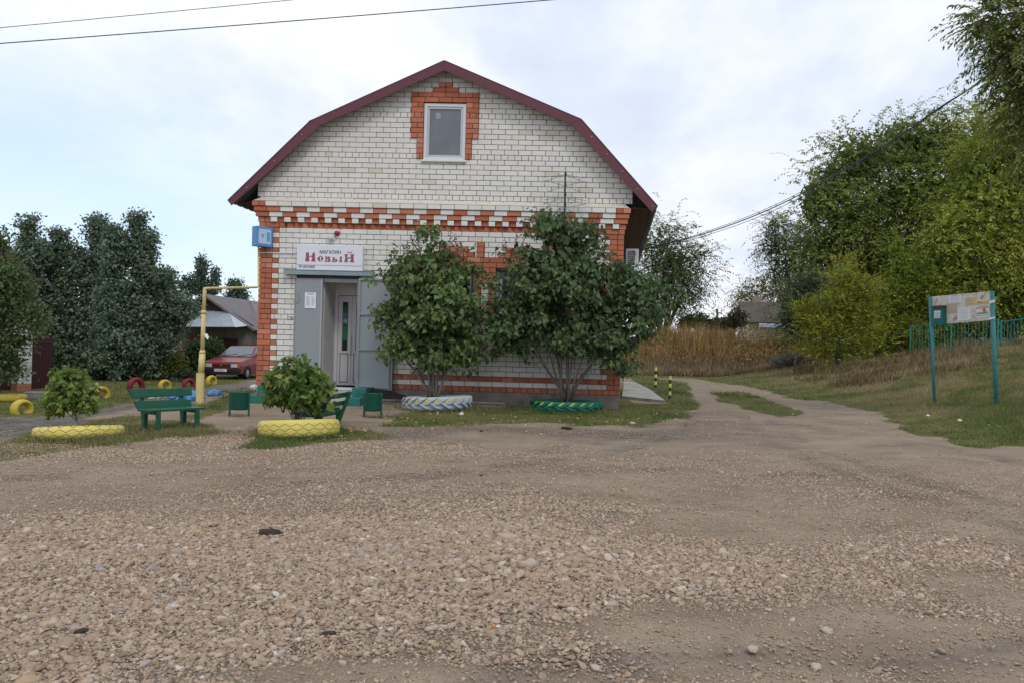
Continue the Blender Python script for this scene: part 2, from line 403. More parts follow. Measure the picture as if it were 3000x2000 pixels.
def limbs(root, base, targets, r0, name='trunk', mt=None, forks=1, wob=.08, seed=0, split=.35, n=7):
    """trunk splitting into limbs that run to the targets (world coordinates)"""
    rd = random.Random(seed); mb = MB(); o = root.location; base = Vector(base)
    tg = [Vector(t) for t in targets]; cen = sum(tg, Vector()) / len(tg)
    sp_ = base.lerp(cen, split)
    if forks:
        mb.tube([base - o - Vector((0, 0, .1)), base.lerp(sp_, .5) - o + Vector((rd.uniform(-wob, wob), 0, 0)), sp_ - o], [r0 * 1.25, r0, r0 * .8], n)
    for t in tg:
        s0 = sp_ if forks else base + Vector((rd.uniform(-1, 1) * r0 * 2, rd.uniform(-1, 1) * r0 * 2, -.05))
        L = (t - s0).length; pts = []; k = 6
        for i in range(k):
            q = i / (k - 1); p = s0.lerp(t, q); p.z += (q * (1 - q)) * L * .18
            p += Vector((rd.uniform(-1, 1), rd.uniform(-1, 1), rd.uniform(-.5, .5))) * wob * L * .3 * (1 if 0 < i else 0)
            pts.append(p - o)
        rr = r0 * (.6 if forks else .9) * rd.uniform(.7, 1.1); mb.tube(pts, [rr * (1 - .8 * i / (k - 1)) for i in range(k)], max(5, n - 2))
    return mb.build(name, mt or M_bark, root, smooth=True)

# ------------------------------------------------------------------ ground zones
def wpoly(pts): return [(lambda p: (p.x, p.y))(G(u, v)) for u, v in pts]
def sdf(x, y, poly):     # positive inside
    x = np.asarray(x, float); y = np.asarray(y, float); d = np.full(x.shape, 1e9); ins = np.zeros(x.shape, bool)
    n = len(poly)
    for i in range(n):
        ax, ay = poly[i]; bx, by = poly[(i + 1) % n]; ex, ey = bx - ax, by - ay
        t = np.clip(((x - ax) * ex + (y - ay) * ey) / (ex * ex + ey * ey + 1e-12), 0, 1)
        d = np.minimum(d, np.hypot(x - ax - t * ex, y - ay - t * ey))
        c = ((ay > y) != (by > y)) & (x < (bx - ax) * (y - ay) / ((by - ay) if by != ay else 1e-9) + ax); ins ^= c
    return np.where(ins, d, -d)
P_front = wpoly([(-60, 1355), (150, 1330), (330, 1298), (420, 1292), (500, 1276), (620, 1262), (600, 1243), (545, 1232), (430, 1232), (360, 1215), (280, 1235), (150, 1268), (-60, 1318)])
P_tyre = wpoly([(665, 1318), (735, 1280), (790, 1258), (1000, 1252), (1085, 1262), (1145, 1272), (1100, 1286), (960, 1296), (860, 1308), (740, 1316)])
P_face = wpoly([(1115, 1248), (1170, 1218), (1240, 1196), (1500, 1178), (1800, 1176), (1830, 1182), (1950, 1182), (1905, 1140), (1860, 1120), (1840, 1100), (2010, 1118), (2020, 1150), (2048, 1190), (2015, 1214), (1930, 1232), (1850, 1252), (1800, 1248), (1600, 1240), (1400, 1243), (1250, 1252)])
P_isle = wpoly([(2085, 1150), (2160, 1148), (2240, 1165), (2320, 1192), (2340, 1210), (2290, 1222), (2210, 1208), (2120, 1178)])
P_bank = wpoly([(1990, 1098), (2100, 1120), (2200, 1132), (2300, 1160), (2420, 1177), (2560, 1206), (2640, 1243), (2710, 1272), (2790, 1276), (2830, 1300), (2960, 1312)]) + [(7.2, 9.0), (60, 9.0), (60, 120), (2, 120)]
P_far = wpoly([(1830, 1106), (2000, 1108)]) + [(8, 60), (-3, 60), (-3, 29)]
P_left = wpoly([(-200, 1225), (100, 1215), (270, 1200), (380, 1180), (450, 1165), (560, 1150), (640, 1132), (700, 1118), (748, 1112)]) + [(-5.5, 70), (-80, 70), (-60, 14)]
P_corner = wpoly([(540, 1222), (600, 1195), (660, 1165), (740, 1140), (749, 1168), (700, 1185), (640, 1210), (570, 1226)])
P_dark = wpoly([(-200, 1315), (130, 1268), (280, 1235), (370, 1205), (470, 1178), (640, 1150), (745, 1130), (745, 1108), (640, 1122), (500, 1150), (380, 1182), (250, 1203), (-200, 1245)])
def grass_mask(x, y):
    nz = (fbm(x * 2.2, y * 1.4, 21) - .5)
    g = np.zeros(np.shape(x))
    for p, s in ((P_front, .22), (P_tyre, .22), (P_face, .25), (P_isle, .3), (P_bank, .45), (P_far, .5), (P_left, .7), (P_corner, .25)):
        g = np.maximum(g, sstep(-.12, .12, sdf(x, y, p) + nz * s * 2))
    far = (sstep(26, 34, y) * (1 - sstep(3.0, 4.5, np.abs(x - 4.5) + (y > 60) * 9)))
    g = np.maximum(g, sstep(40, 46, y)); g = np.where((x > -7) & (x < 1.0) & (y > 15) & (y < 40), 1, g)
    return g
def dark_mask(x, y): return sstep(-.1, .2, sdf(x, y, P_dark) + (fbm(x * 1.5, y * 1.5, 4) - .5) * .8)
DENSE = [(wellipse(*a[:4]), a[4]) for a in [(450, 1720, 750, 190, 1.0), (1450, 1670, 430, 165, 1.3), (1050, 1560, 500, 110, .9), (250, 1580, 420, 80, .8), (1950, 1650, 330, 80, .9),
    (2350, 1690, 450, 85, .85), (2600, 1590, 350, 50, .6), (2500, 1430, 330, 45, .5), (1620, 1470, 240, 60, .9), (1950, 1487, 300, 16, .8), (900, 1420, 500, 50, .55), (1150, 1320, 500, 32, .6),
    (1850, 1275, 300, 18, .7), (250, 1335, 420, 14, .9), (650, 1290, 160, 18, .8), (1150, 1272, 150, 16, .9), (1720, 1890, 160, 60, .8), (2480, 1900, 170, 60, .5), (2200, 1250, 250, 30, .45), (300, 1900, 600, 90, .9), (1500, 1260, 400, 10, .7), (2850, 1640, 200, 60, .55)]]
BARE = [(wellipse(*a[:4]), a[4]) for a in [(1950, 1440, 330, 38, 1.2), (2230, 1535, 240, 42, 1.1), (2080, 1860, 470, 70, 1.5), (2750, 1890, 330, 70, 1.0), (2920, 1560, 130, 45, 1.0), (420, 1395, 480, 42, .9),
    (1450, 1370, 350, 30, .7), (2700, 1330, 330, 45, 1.0), (1050, 1975, 500, 35, 1.0), (2870, 1715, 150, 50, .9), (900, 1235, 260, 22, 1.2), (2060, 1150, 60, 40, .6)]]
TRK = [wpoly(t) for t in ([(1400, 1378), (1800, 1372), (2100, 1382), (2450, 1392)], [(2020, 1200), (2010, 1260), (1750, 1330), (1200, 1395), (500, 1430)], [(2250, 1230), (2330, 1290), (2650, 1400), (3050, 1500)], [(2170, 1215), (2250, 1290), (2550, 1420), (3050, 1560)],
    [(1950, 1190), (1880, 1270), (1500, 1340), (900, 1375), (0, 1400)], [(1450, 1975), (2000, 1905), (2600, 1935), (3050, 1900)], [(2450, 1310), (2700, 1290), (2950, 1345)])]
def tracks(x, y):
    x = np.asarray(x, float); y = np.asarray(y, float); d = np.full(np.shape(x), 1e9); wob = (fbm(x * 1.3, y * 1.3, 77) - .5) * .3
    for pl_ in TRK:
        for (ax, ay), (bx, by) in zip(pl_[:-1], pl_[1:]):
            ex, ey = bx - ax, by - ay; t = np.clip(((x - ax) * ex + (y - ay) * ey) / (ex * ex + ey * ey), 0, 1)
            d = np.minimum(d, np.hypot(x - ax - t * ex, y - ay - t * ey))
    return np.exp(-((d + wob) / .13) ** 2) * sstep(.35, .65, fbm(x * 1.7, y * 2.6, 78))
def density(x, y):
    d = .10 + .25 * sstep(.45, .7, fbm(x * .9, y * 2.2, 31))
    for (cx, cy, rx, ry), w_ in DENSE: d = d + w_ * np.exp(-(((x - cx) / rx) ** 2 + ((y - cy) / ry) ** 2) ** 1.0)
    for (cx, cy, rx, ry), w_ in BARE: d = d - w_ * np.exp(-(((x - cx) / rx) ** 2 + ((y - cy) / ry) ** 2) ** 1.5)
    d = d * .85 + (fbm(x * 2.6, y * 4.5, 12) - .5) * .9 + (fbm(x * 9, y * 12, 14) - .5) * .5 + .03
    return np.clip(d * .92, .07, .92)

def axis(fine0, fine1, step, lo, hi, g=1.18):
    a = list(np.arange(fine0, fine1, step)); s = step
    x = fine1
    while x < hi: a.append(x); s *= g; x += s
    a.append(hi); s = step; x = fine0 - step; b = []
    while x > lo: b.append(x); s *= g; x -= s
    b.append(lo); return np.array(b[::-1] + a)
xs = axis(-9, 9, .085, -900, 900); ys = axis(1.5, 20, .085, -60, 1500)
X, Yg = np.meshgrid(xs, ys); Z = terr(X, Yg); TR_ = np.zeros_like(X); _m = (Yg < 24) & (np.abs(X) < 12); TR_[_m] = tracks(X[_m], Yg[_m]); Z = Z - .022 * TR_
nx, ny = len(xs), len(ys); V = np.stack([X, Yg, Z], -1).reshape(-1, 3)
ii = np.arange(nx * ny).reshape(ny, nx)
Fq = np.stack([ii[:-1, :-1], ii[:-1, 1:], ii[1:, 1:], ii[1:, :-1]], -1).reshape(-1, 4)
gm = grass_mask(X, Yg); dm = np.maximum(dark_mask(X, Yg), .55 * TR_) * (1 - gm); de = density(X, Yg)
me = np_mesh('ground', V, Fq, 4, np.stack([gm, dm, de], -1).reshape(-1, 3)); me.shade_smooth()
def ground_mat():
    m = bpy.data.materials.new('ground_dirt_and_grass'); m.use_nodes = True; t = m.node_tree; N = t.nodes; L = t.links
    b = N['Principled BSDF']; b.inputs['Roughness'].default_value = .95; b.inputs['Specular IOR Level'].default_value = .12
    c = N.new('ShaderNodeTexCoord'); a = N.new('ShaderNodeAttribute'); a.attribute_name = 'Col'; sx = N.new('ShaderNodeSeparateColor'); L.new(a.outputs['Color'], sx.inputs[0])
    def noise(sc_, det=5, ro=.6, vs=(1, 1, 1)):
        mp = N.new('ShaderNodeMapping'); mp.inputs['Scale'].default_value = vs; L.new(c.outputs['Object'], mp.inputs[0])
        n = N.new('ShaderNodeTexNoise'); n.inputs['Scale'].default_value = sc_; n.inputs['Detail'].default_value = det; n.inputs['Roughness'].default_value = ro
        L.new(mp.outputs[0], n.inputs['Vector']); return n.outputs['Fac']
    def ramp(f, st):
        r = N.new('ShaderNodeValToRGB'); e = r.color_ramp.elements; e[0].position, e[0].color = st[0][0], (*st[0][1], 1); e[1].position, e[1].color = st[-1][0], (*st[-1][1], 1)
        for p, q in st[1:-1]: z = e.new(p); z.color = (*q, 1)
        L.new(f, r.inputs[0]); return r.outputs[0]
    def mix(f, x, y, bt='MIX'):
        n = N.new('ShaderNodeMix'); n.data_type = 'RGBA'; n.blend_type = bt
        if hasattr(f, 'links'): L.new(f, n.inputs[0])
        else: n.inputs[0].default_value = f
        for i, q in ((6, x), (7, y)):
            if hasattr(q, 'links'): L.new(q, n.inputs[i])
            else: n.inputs[i].default_value = (*q, 1)
        return n.outputs[2]
    dirt = ramp(noise(1.1, 8, .7, (1, 1.8, 1)), [(.3, (.222, .168, .118)), (.5, (.295, .230, .168)), (.7, (.365, .292, .218))])
    grit = ramp(noise(90, 3, .7), [(.35, (.55, .55, .55)), (.6, (1.05, 1.05, 1.05)), (.8, (1.5, 1.45, 1.4))])
    dirt = mix(.75, dirt, grit, 'MULTIPLY')
    vo = N.new('ShaderNodeTexVoronoi'); vo.inputs['Scale'].default_value = 62; L.new(c.outputs['Object'], vo.inputs['Vector'])
    hv = N.new('ShaderNodeSeparateColor'); L.new(vo.outputs['Color'], hv.inputs[0])
    peb = ramp(hv.outputs[0], [(0, (.16, .12, .09)), (.5, (.30, .235, .175)), (.85, (.42, .36, .29)), (1, (.5, .48, .45))])
    edge = ramp(vo.outputs['Distance'], [(.25, (1, 1, 1)), (.6, (.45, .42, .4))])
    peb = mix(1.0, peb, edge, 'MULTIPLY')
    pm = N.new('ShaderNodeMath'); pm.operation = 'MULTIPLY_ADD'; pm.use_clamp = True; L.new(sx.outputs[2], pm.inputs[0]); pm.inputs[1].default_value = 1.3; pm.inputs[2].default_value = -.05
    dirt = mix(pm.outputs[0], dirt, peb)
    wet = ramp(noise(.8, 6, .7, (.6, 2.2, 1)), [(.54, (1, 1, 1)), (.72, (.66, .62, .60))])
    dirt = mix(.9, dirt, wet, 'MULTIPLY')
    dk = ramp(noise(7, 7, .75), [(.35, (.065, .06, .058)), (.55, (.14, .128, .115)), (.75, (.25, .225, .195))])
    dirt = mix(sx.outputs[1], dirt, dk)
    g1 = ramp(noise(1.3, 7, .7, (1, 1.4, 1)), [(.3, (.065, .088, .026)), (.48, (.115, .118, .044)), (.62, (.18, .15, .07)), (.75, (.23, .175, .105))])
    g2 = ramp(noise(45, 4, .8), [(.3, (.5, .5, .5)), (.7, (1.4, 1.35, 1.25))])
    gr = mix(1.0, g1, g2, 'MULTIPLY')
    # ragged edge: grass cover breaks up in patches
    ad = N.new('ShaderNodeMath'); ad.operation = 'MULTIPLY_ADD'; L.new(noise(14, 5, .7), ad.inputs[0]); ad.inputs[1].default_value = .9; ad.inputs[2].default_value = -.45
    sm = N.new('ShaderNodeMath'); sm.operation = 'ADD'; L.new(ad.outputs[0], sm.inputs[0]); L.new(sx.outputs[0], sm.inputs[1])
    mr = N.new('ShaderNodeMapRange'); mr.inputs[1].default_value = .35; mr.inputs[2].default_value = .65; L.new(sm.outputs[0], mr.inputs[0])
    L.new(mix(mr.outputs[0], dirt, gr), b.inputs['Base Color'])
    bp = N.new('ShaderNodeBump'); bp.inputs['Strength'].default_value = .55; bp.inputs['Distance'].default_value = .012; L.new(noise(60, 6, .75), bp.inputs['Height'])
    bp2 = N.new('ShaderNodeBump'); bp2.invert = True; bp2.inputs['Distance'].default_value = .012; L.new(pm.outputs[0], bp2.inputs['Strength']); L.new(vo.outputs['Distance'], bp2.inputs['Height']); L.new(bp.outputs[0], bp2.inputs['Normal'])
    L.new(bp2.outputs[0], b.inputs['Normal']); return m
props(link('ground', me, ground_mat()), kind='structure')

# gravel stones
def ico(sub):
    t = (1 + 5 ** .5) / 2
    v = [(-1, t, 0), (1, t, 0), (-1, -t, 0), (1, -t, 0), (0, -1, t), (0, 1, t), (0, -1, -t), (0, 1, -t), (t, 0, -1), (t, 0, 1), (-t, 0, -1), (-t, 0, 1)]
    f = [(0, 11, 5), (0, 5, 1), (0, 1, 7), (0, 7, 10), (0, 10, 11), (1, 5, 9), (5, 11, 4), (11, 10, 2), (10, 7, 6), (7, 1, 8), (3, 9, 4), (3, 4, 2), (3, 2, 6), (3, 6, 8), (3, 8, 9), (4, 9, 5), (2, 4, 11), (6, 2, 10), (8, 6, 7), (9, 8, 1)]
    v = [Vector(a).normalized() for a in v]
    for _ in range(sub):
        mm = {}; nf = []
        def mid(a, b):
            k = (min(a, b), max(a, b))
            if k not in mm: mm[k] = len(v); v.append(((v[a] + v[b]) / 2).normalized())
            return mm[k]
        for a, b, c_ in f: ab, bc, ca = mid(a, b), mid(b, c_), mid(c_, a); nf += [(a, ab, ca), (b, bc, ab), (c_, ca, bc), (ab, bc, ca)]
        f = nf
    return np.array([tuple(a) for a in v]), np.array(f)
M_stone = mat('limestone_gravel', rough=.9, var=.22, scale=45, attr=True, bump=.5, bscale=150, spec=.15)
def stones(name, x, y, size, sub, label=None, seed=0, sink=.25, flat=.62):
    r = np.random.default_rng(seed); tv, tf = ico(sub); n = len(x); k = len(tv)
    # eight angular variants
    var = np.stack([tv * (1 + .26 * (np.random.default_rng(s + 50).random((k, 1)) * 2 - 1)) * (1 + .18 * np.sign(tv) * np.random.default_rng(s).random((1, 3))) for s in range(12)])
    B = var[r.integers(0, 12, n)]
    scl = np.stack([size * (.75 + .6 * r.random(n)), size * (.6 + .5 * r.random(n)), size * flat * (.7 + .6 * r.random(n))], -1) / 2
    B = B * scl[:, None, :]; a = r.random(n) * 2 * math.pi; tx = r.normal(size=n) * .25; ty = r.normal(size=n) * .25
    ca, sa = np.cos(a)[:, None], np.sin(a)[:, None]
    bx = B[:, :, 0] * ca - B[:, :, 1] * sa; by = B[:, :, 0] * sa + B[:, :, 1] * ca; bz = B[:, :, 2] + bx * tx[:, None] + by * ty[:, None]
    z = terr(x, y) + scl[:, 2] * (1 - 2 * sink)
    Vv = np.stack([bx + x[:, None], by + y[:, None], bz + z[:, None]], -1).reshape(-1, 3)
    Ff = (tf[None] + (np.arange(n) * k)[:, None, None]).reshape(-1, 3)
    pal = np.array([(.34, .265, .195), (.42, .34, .265), (.29, .22, .16), (.48, .42, .35), (.35, .25, .15), (.30, .29, .285), (.23, .17, .12), (.55, .53, .50), (.40, .29, .22)])
    c = pal[r.choice(9, n, p=[.31, .26, .17, .08, .05, .025, .04, .015, .05])] * (.86 + .26 * r.random(n))[:, None]; c = (c * .72 + .28 * np.array([.36, .285, .215])) * np.array([1.10, 1.05, 1.02])
    me_ = np_mesh(name, Vv, Ff, 3, np.repeat(c, k, 0)); return link(name, me_, M_stone)
def scatter(n, y0, y1, thr, seed, xm=.66, off=-1.1):
    r = np.random.default_rng(seed); y = np.sqrt(r.random(n) * (y1 ** 2 - y0 ** 2) + y0 ** 2)
    lo = (-60 - UC) / F * y - 1.0; hi = (3060 - UC) / F * y + 2.2; x = lo + (hi - lo) * r.random(n)
    d = density(x, y) * (1 - .85 * tracks(x, y)) * (1 - .93 * grass_mask(x, y)) * (1 - .6 * dark_mask(x, y)); k = r.random(n) < (d * thr)
    return x[k], y[k], d[k]
r_ = np.random.default_rng(3)
def big(x, y):
    cx, cy, rx, ry = PILE[0]; return 1 + .55 * np.exp(-((x - cx) / rx) ** 2 - ((y - cy) / ry) ** 2)
x, y, d = scatter(165000, 3.2, 6.3, 1.0, 1); k = r_.random(len(x)) < big(x, y) ** -1.6; x, y, d = x[k], y[k], d[k]; sz = np.exp(r_.normal(math.log(.0165), .42, len(x))) * (.75 + .4 * d) * big(x, y)
bg_ = sz > .030; o = stones('gravel', x[bg_], y[bg_], sz[bg_], 1, seed=11, sink=.44, flat=.5); props(o, 'largest beige limestone chips lying loose in the foreground gravel', 'gravel', kind='stuff')
o = stones('gravel', x[~bg_], y[~bg_], sz[~bg_], 0, seed=1, sink=.44, flat=.5)
props(o, 'coarse beige limestone gravel scattered over the dirt forecourt in the foreground', 'gravel', kind='stuff')
x, y, d = scatter(200000, 6.3, 10.5, 1.0, 2); o = stones('gravel', x, y, np.exp(r_.normal(math.log(.0168), .40, len(x))) * (.75 + .4 * d) * big(x, y), 0, seed=2, sink=.44, flat=.5)
props(o, 'crushed beige gravel in the middle of the dirt forecourt', 'gravel', kind='stuff')
x, y, d = scatter(72000, 10.5, 34, .7, 4); o = stones('gravel', x, y, np.exp(r_.normal(math.log(.023), .38, len(x))), 0, seed=4, sink=.44, flat=.5)
props(o, 'small pale gravel along the grass edges and up the dirt track', 'gravel', kind='stuff')
r = np.random.default_rng(55); y = np.sqrt(r.random(110000) * (9.5 ** 2 - 3.2 ** 2) + 3.2 ** 2); x = (-60 - UC) / F * y - 1 + (3120 / F * y + 3.0) * r.random(110000); k = r.random(len(x)) < .22 + .7 * fbm(x * 3, y * 4, 19) ** 1.5; x = x[k]; y = y[k]; o = stones('grit', x, y, np.exp(r_.normal(math.log(.013), .3, len(x))), 0, seed=5)
props(o, 'fine beige grit lying between the larger stones of the forecourt', 'grit', kind='stuff')

# ------------------------------------------------------------------ shop building
YA = R(1.7); EX = Vector((math.cos(YA), -math.sin(YA), 0)); EY = Vector((math.sin(YA), math.cos(YA), 0))
Q0 = Vector(((1300 - UC) / F * 15.33, 15.33, 0))
def hit(u, v, off=0):            # ray meets the facade plane moved `off` metres towards the viewer
    d = ray(u, v); P = Q0 - EY * off; t = (P - CAM).dot(EY) / d.dot(EY); return CAM + d * t
C0 = hit(749, 1128); BZ = .48; C0.z = BZ
def FP(u, v, off=0):
    p = hit(u, v, off) - C0; return p.dot(EX), p.z
def WL(lx, ly, lz): return C0 + EX * lx + EY * ly + Vector((0, 0, lz))
W = FP(1816.6, 1157)[0]; DEP = 11.0; BR0 = .745 - BZ; CH = .0985
shop = empty('shop_building', C0, -YA, 'two tone white and red brick shop with a burgundy gambrel roof and grey metal doors', 'shop building')
def wall_thing(name, lx, ly, lz, label, cat, group=None):
    return empty(name, WL(lx, ly, lz), -YA, label, cat, group)
def rowof(lz): return (lz - BR0) / CH
# openings
dx0, dtop = FP(867, 815); dx1 = FP(1056, 815)[0]; dx0 = FP(867, 900)[0]
wu0, wuz1 = FP(1243, 303); wu1, wuz0 = FP(1363, 472)
w2a, w2t = FP(1454, 784); w2b, w2bt = FP(1580, 1014); w1a = FP(1268, 800)[0]; w1b = FP(1390, 800)[0]
# gable outline (hidden behind the barge boards)
gp = [FP(754, 600)[0:2]]
gl = FP(754, 600)[0]; gr = FP(1853, 600)[0]
outer = [FP(670, 590, .22), FP(911, 356, .22), FP(1303, 180, .22), FP(1703, 352, .22), FP(1926, 606, .22)]
inner = [FP(681.6, 598, .22), FP(952, 364, .22), FP(1303, 209, .22), FP(1664, 362, .22), FP(1908.6, 623, .22)]
kl = FP(925, 375, .22); kr = FP(1690, 372, .22)
mid = [FP(676, 590, .22), FP(930, 357, .22), FP(1303, 192, .22), FP(1684, 353, .22), FP(1918, 606, .22)]
TOP = BR0 + 37 * CH
clipline = [mid[i] for i in range(5)]
def under_roof(x, z):
    for i in range(4):
        (x0, z0), (x1, z1) = clipline[i], clipline[i + 1]
        if (x1 - x0) * (z - z0) - (z1 - z0) * (x - x0) > 0: return False
    return True
def clip(poly):
    for i in range(4):
        (x0, z0), (x1, z1) = clipline[i], clipline[i + 1]; o = []
        f = lambda p: (x1 - x0) * (p[1] - z0) - (z1 - z0) * (p[0] - x0)
        for k in range(len(poly)):
            a, b = poly[k - 1], poly[k]; fa, fb = f(a), f(b)
            if (fa <= 0) != (fb <= 0):
                t = fa / (fa - fb); o.append((a[0] + t * (b[0] - a[0]), a[1] + t * (b[1] - a[1])))
            if fb <= 0: o.append(b)
        poly = o
        if len(poly) < 3: return []
    return poly
WH = (.665, .648, .605); RD = (.43, .150, .086)
rb = random.Random(11)
def bcol(t):
    j = 1 + rb.uniform(-.035, .03)
    if t == 'w':
        c = WH if rb.random() > .035 else (.60, .555, .465)
    else:
        c = RD if rb.random() > .18 else (.48, .20, .13)
        j = 1 + rb.uniform(-.16, .14)
    return tuple(a * j for a in c)
wallb = MB(); MG = .0115
def paint(iv, x0, x1, t, pr=0):
    o = []
    for a, b, tt, pp in iv:
        if b <= x0 or a >= x1: o.append((a, b, tt, pp)); continue
        if a < x0: o.append((a, x0, tt, pp))
        if b > x1: o.append((x1, b, tt, pp))
    if t: o.append((x0, x1, t, pr))
    return sorted(o)
def lay(r, iv, unit_=.262, clipg=False):
    z0 = BR0 + r * CH + MG / 2; z1 = BR0 + (r + 1) * CH - MG / 2
    for a, b, t, pr in iv:
        un = unit_ if t == 'w' else (unit_ if unit_ < .2 else .262)
        ph = (0 if t == 'w' else a) + (r % 2) * un / 2
        x = math.floor((a - ph) / un) * un + ph
        while x < b - .004:
            p, q = max(x, a), min(x + un, b)
            if q - p > .02:
                # small joint wander
                poly = [(p + MG / 2, z0), (q - MG / 2, z0), (q - MG / 2, z1), (p + MG / 2, z1)]
                if clipg: poly = clip(poly)
                if len(poly) >= 3: wallb.prism(poly, -pr + rb.uniform(-.002, .001), .075, 0, bcol(t))
            x += un
def jamb(iv, r, a, b, top, wide_rows, narrow_rows, base_row):
    return iv
wr = lambda u, v: rowof(FP(u, v)[1])
# lower window surrounds in rows
rt2 = round(rowof(w2t)); 
for r in range(0, 31):
    iv = [(0, W, 'w', 0)]; un = .262
    q = .385 if r % 2 == 0 else .26
    if r == 0: iv = [(0, W, 'r', 0)]; un = .131
    elif r == 1: pass
    if r == 2: lay(r, [(0, q, 'r', 0), (W - q, W, 'r', 0)]); continue
    if r in (6, 13, 20, 26): un = .131
    if r > 0: iv = paint(iv, 0, q, 'r', .004); iv = paint(iv, W - q, W, 'r', .004)
    zc_ = BR0 + (r + .5) * CH
    for wa, wb, zt, zb in ((w1a, w1b, w2t, w2bt), (w2a, w2b, w2t, w2bt)):
        cx = (wa + wb) / 2
        if zb - .02 < zc_ < zt + .02: iv = paint(iv, wa, wb, None)
        if zt < zc_ < zt + 2.1 * CH: iv = paint(iv, wa - .26, wb + .26, 'r', .025)
        if zt - 3 * CH < zc_ <= zt:
            iv = paint(iv, wa - .26, wa, 'r', .025); iv = paint(iv, wb, wb + .26, 'r', .025)
        if zt - 11.5 * CH < zc_ <= zt - 3 * CH:
            iv = paint(iv, wa - .135, wa, 'r', .025); iv = paint(iv, wb, wb + .135, 'r', .025)
        if zt + 2.1 * CH < zc_ < zt + 3.1 * CH: iv = paint(iv, cx - .40, cx + .40, 'r', .025)
        if zt + 3.1 * CH < zc_ < zt + 4.1 * CH: iv = paint(iv, cx - .26, cx + .26, 'r', .025)
    c_ = FP(1398, 735)[0]
    if w2t + 2.1 * CH < zc_ < w2t + 5.2 * CH: iv = paint(iv, c_, c_ + .14, 'r', .03)
    if BR0 + .0 < zc_ < dtop + .04: iv = paint(iv, dx0, dx1, None)
    lay(r, iv, un)
def saw(r, x0, x1, sp_, dep):
    z0 = BR0 + r * CH; z1 = z0 + CH - MG; n = int((x1 - x0) / sp_); s_ = (x1 - x0) / n
    for i in range(n):
        a = x0 + i * s_; pts = [(a + .004, .047), (a + s_ * .42, -dep), (a + s_ - .004, .047)]
        vs = [(p, q, z0 + .003) for p, q in pts] + [(p, q, z1) for p, q in pts]
        c = bcol('r'); wallb.add(vs, [(0, 2, 1), (3, 4, 5), (0, 1, 4, 3), (1, 2, 5, 4)], 0, c)
saw(2, .385, dx0 - .02, .262, .0); saw(2, dx1 + .02, W - .385, .262, .0)
saw(31, .5, W - .5, .145, .012)
for a, b in ((-.012, .5), (W - .5, W + .012)): lay(31, [(a, b, 'r', .012)])
PR = {32: .035, 33: .065, 34: .09, 35: .115, 36: .03}
for r in (32, 33, 34):
    e = PR[r]; un = .131 if r == 32 else .262; x = -e; k = r % 2
    n = round((W + 2 * e) / un); s_ = (W + 2 * e) / n
    for i in range(n):
        t = 'w' if (i + k) % 2 == 0 else 'r'
        if i < 1 or i > n - 2: t = 'r'
        a = -e + i * s_; z0 = BR0 + r * CH + MG / 2
        pr = e if (t == 'w' or r > 32) else e - .03
        if r == 32: pr = e + (.02 if t == 'w' else -.02)
        wallb.box((a + MG / 2, -pr, z0), (a + s_ - MG / 2, .07, z0 + CH - MG), 0, bcol(t))
e = PR[35]; lay(35, [(-e, .26 - e, 'r', e), (.26 - e, W - .28 + e, 'w', e), (W - .28 + e, W + e, 'r', e)])
lay(36, [(-.02, W + .02, 'w', .012)])
# gable
cxw = (wu0 + wu1) / 2
for r in range(37, 70):
    zc_ = BR0 + (r + .5) * CH; iv = [(gl, gr, 'w', 0)]; un = .131 if r in (37, 45, 53) else .262
    ru = round(rowof(wuz1))
    if wuz0 < zc_ < wuz1: iv = paint(iv, wu0, wu1, None)
    o1 = FP(1206, 330)[0]; o2 = FP(1403, 330)[0]; n1_ = FP(1221.5, 420)[0]; n2_ = FP(1382, 420)[0]
    if ru <= r < ru + 2: iv = paint(iv, o1, o2, 'r', .03)
    elif ru - 7 <= r < ru: iv = paint(iv, o1, wu0 - .0, 'r', .03); iv = paint(iv, wu1 + .0, o2, 'r', .03); 
    elif ru - 11 <= r < ru - 7: iv = paint(iv, n1_, wu0, 'r', .03); iv = paint(iv, wu1, n2_, 'r', .03)
    elif r == ru + 2: iv = paint(iv, cxw - .25, cxw + .25, 'r', .03)
    elif r == ru + 3: iv = paint(iv, cxw - .13, cxw + .13, 'r', .03)
    if wuz0 < zc_ < wuz1: iv = [t for t in iv if not (t[0] >= wu0 - .001 and t[1] <= wu1 + .001)]
    lay(r, iv, un, True)
for (rr_, a_, b_) in ((2, .385, dx0 - .02), (2, dx1 + .02, W - .385), (31, .5, W - .5)):
    wallb.box((a_, .036, BR0 + rr_ * CH + .004), (b_, .048, BR0 + (rr_ + 1) * CH - .008), 0, (.40, .10, .05))
wallb.build('brick_facing', M_brick, shop)
# mortar backing with holes, and the other walls
bk = MB()
def grid_wall(mb, xs_, zs_, holes, y0, y1):
    for i in range(len(xs_) - 1):
        for j in range(len(zs_) - 1):
            cx = (xs_[i] + xs_[i + 1]) / 2; cz = (zs_[j] + zs_[j + 1]) / 2
            if any(h[0] < cx < h[1] and h[2] < cz < h[3] for h in holes): continue
            mb.box((xs_[i], y0, zs_[j]), (xs_[i + 1], y1, zs_[j + 1]))
holes = [(dx0, dx1, -.5, dtop), (w1a, w1b, w2bt, w2t), (w2a, w2b, w2bt, w2t)]
grid_wall(bk, sorted([.01, dx0, dx1, w1a, w1b, w2a, w2b, W - .01]), sorted([BR0 + .01, dtop, w2bt, w2t, TOP]), holes, .05, .30)
def gable_poly(z0):
    p = []; cl = [(x, z) for x, z in clipline]
    def xat(i, z): (x0, z0_), (x1, z1_) = cl[i], cl[i + 1]; return x0 + (z - z0_) / (z1_ - z0_) * (x1 - x0)
    lz = BR0 + 37 * CH
    return lz
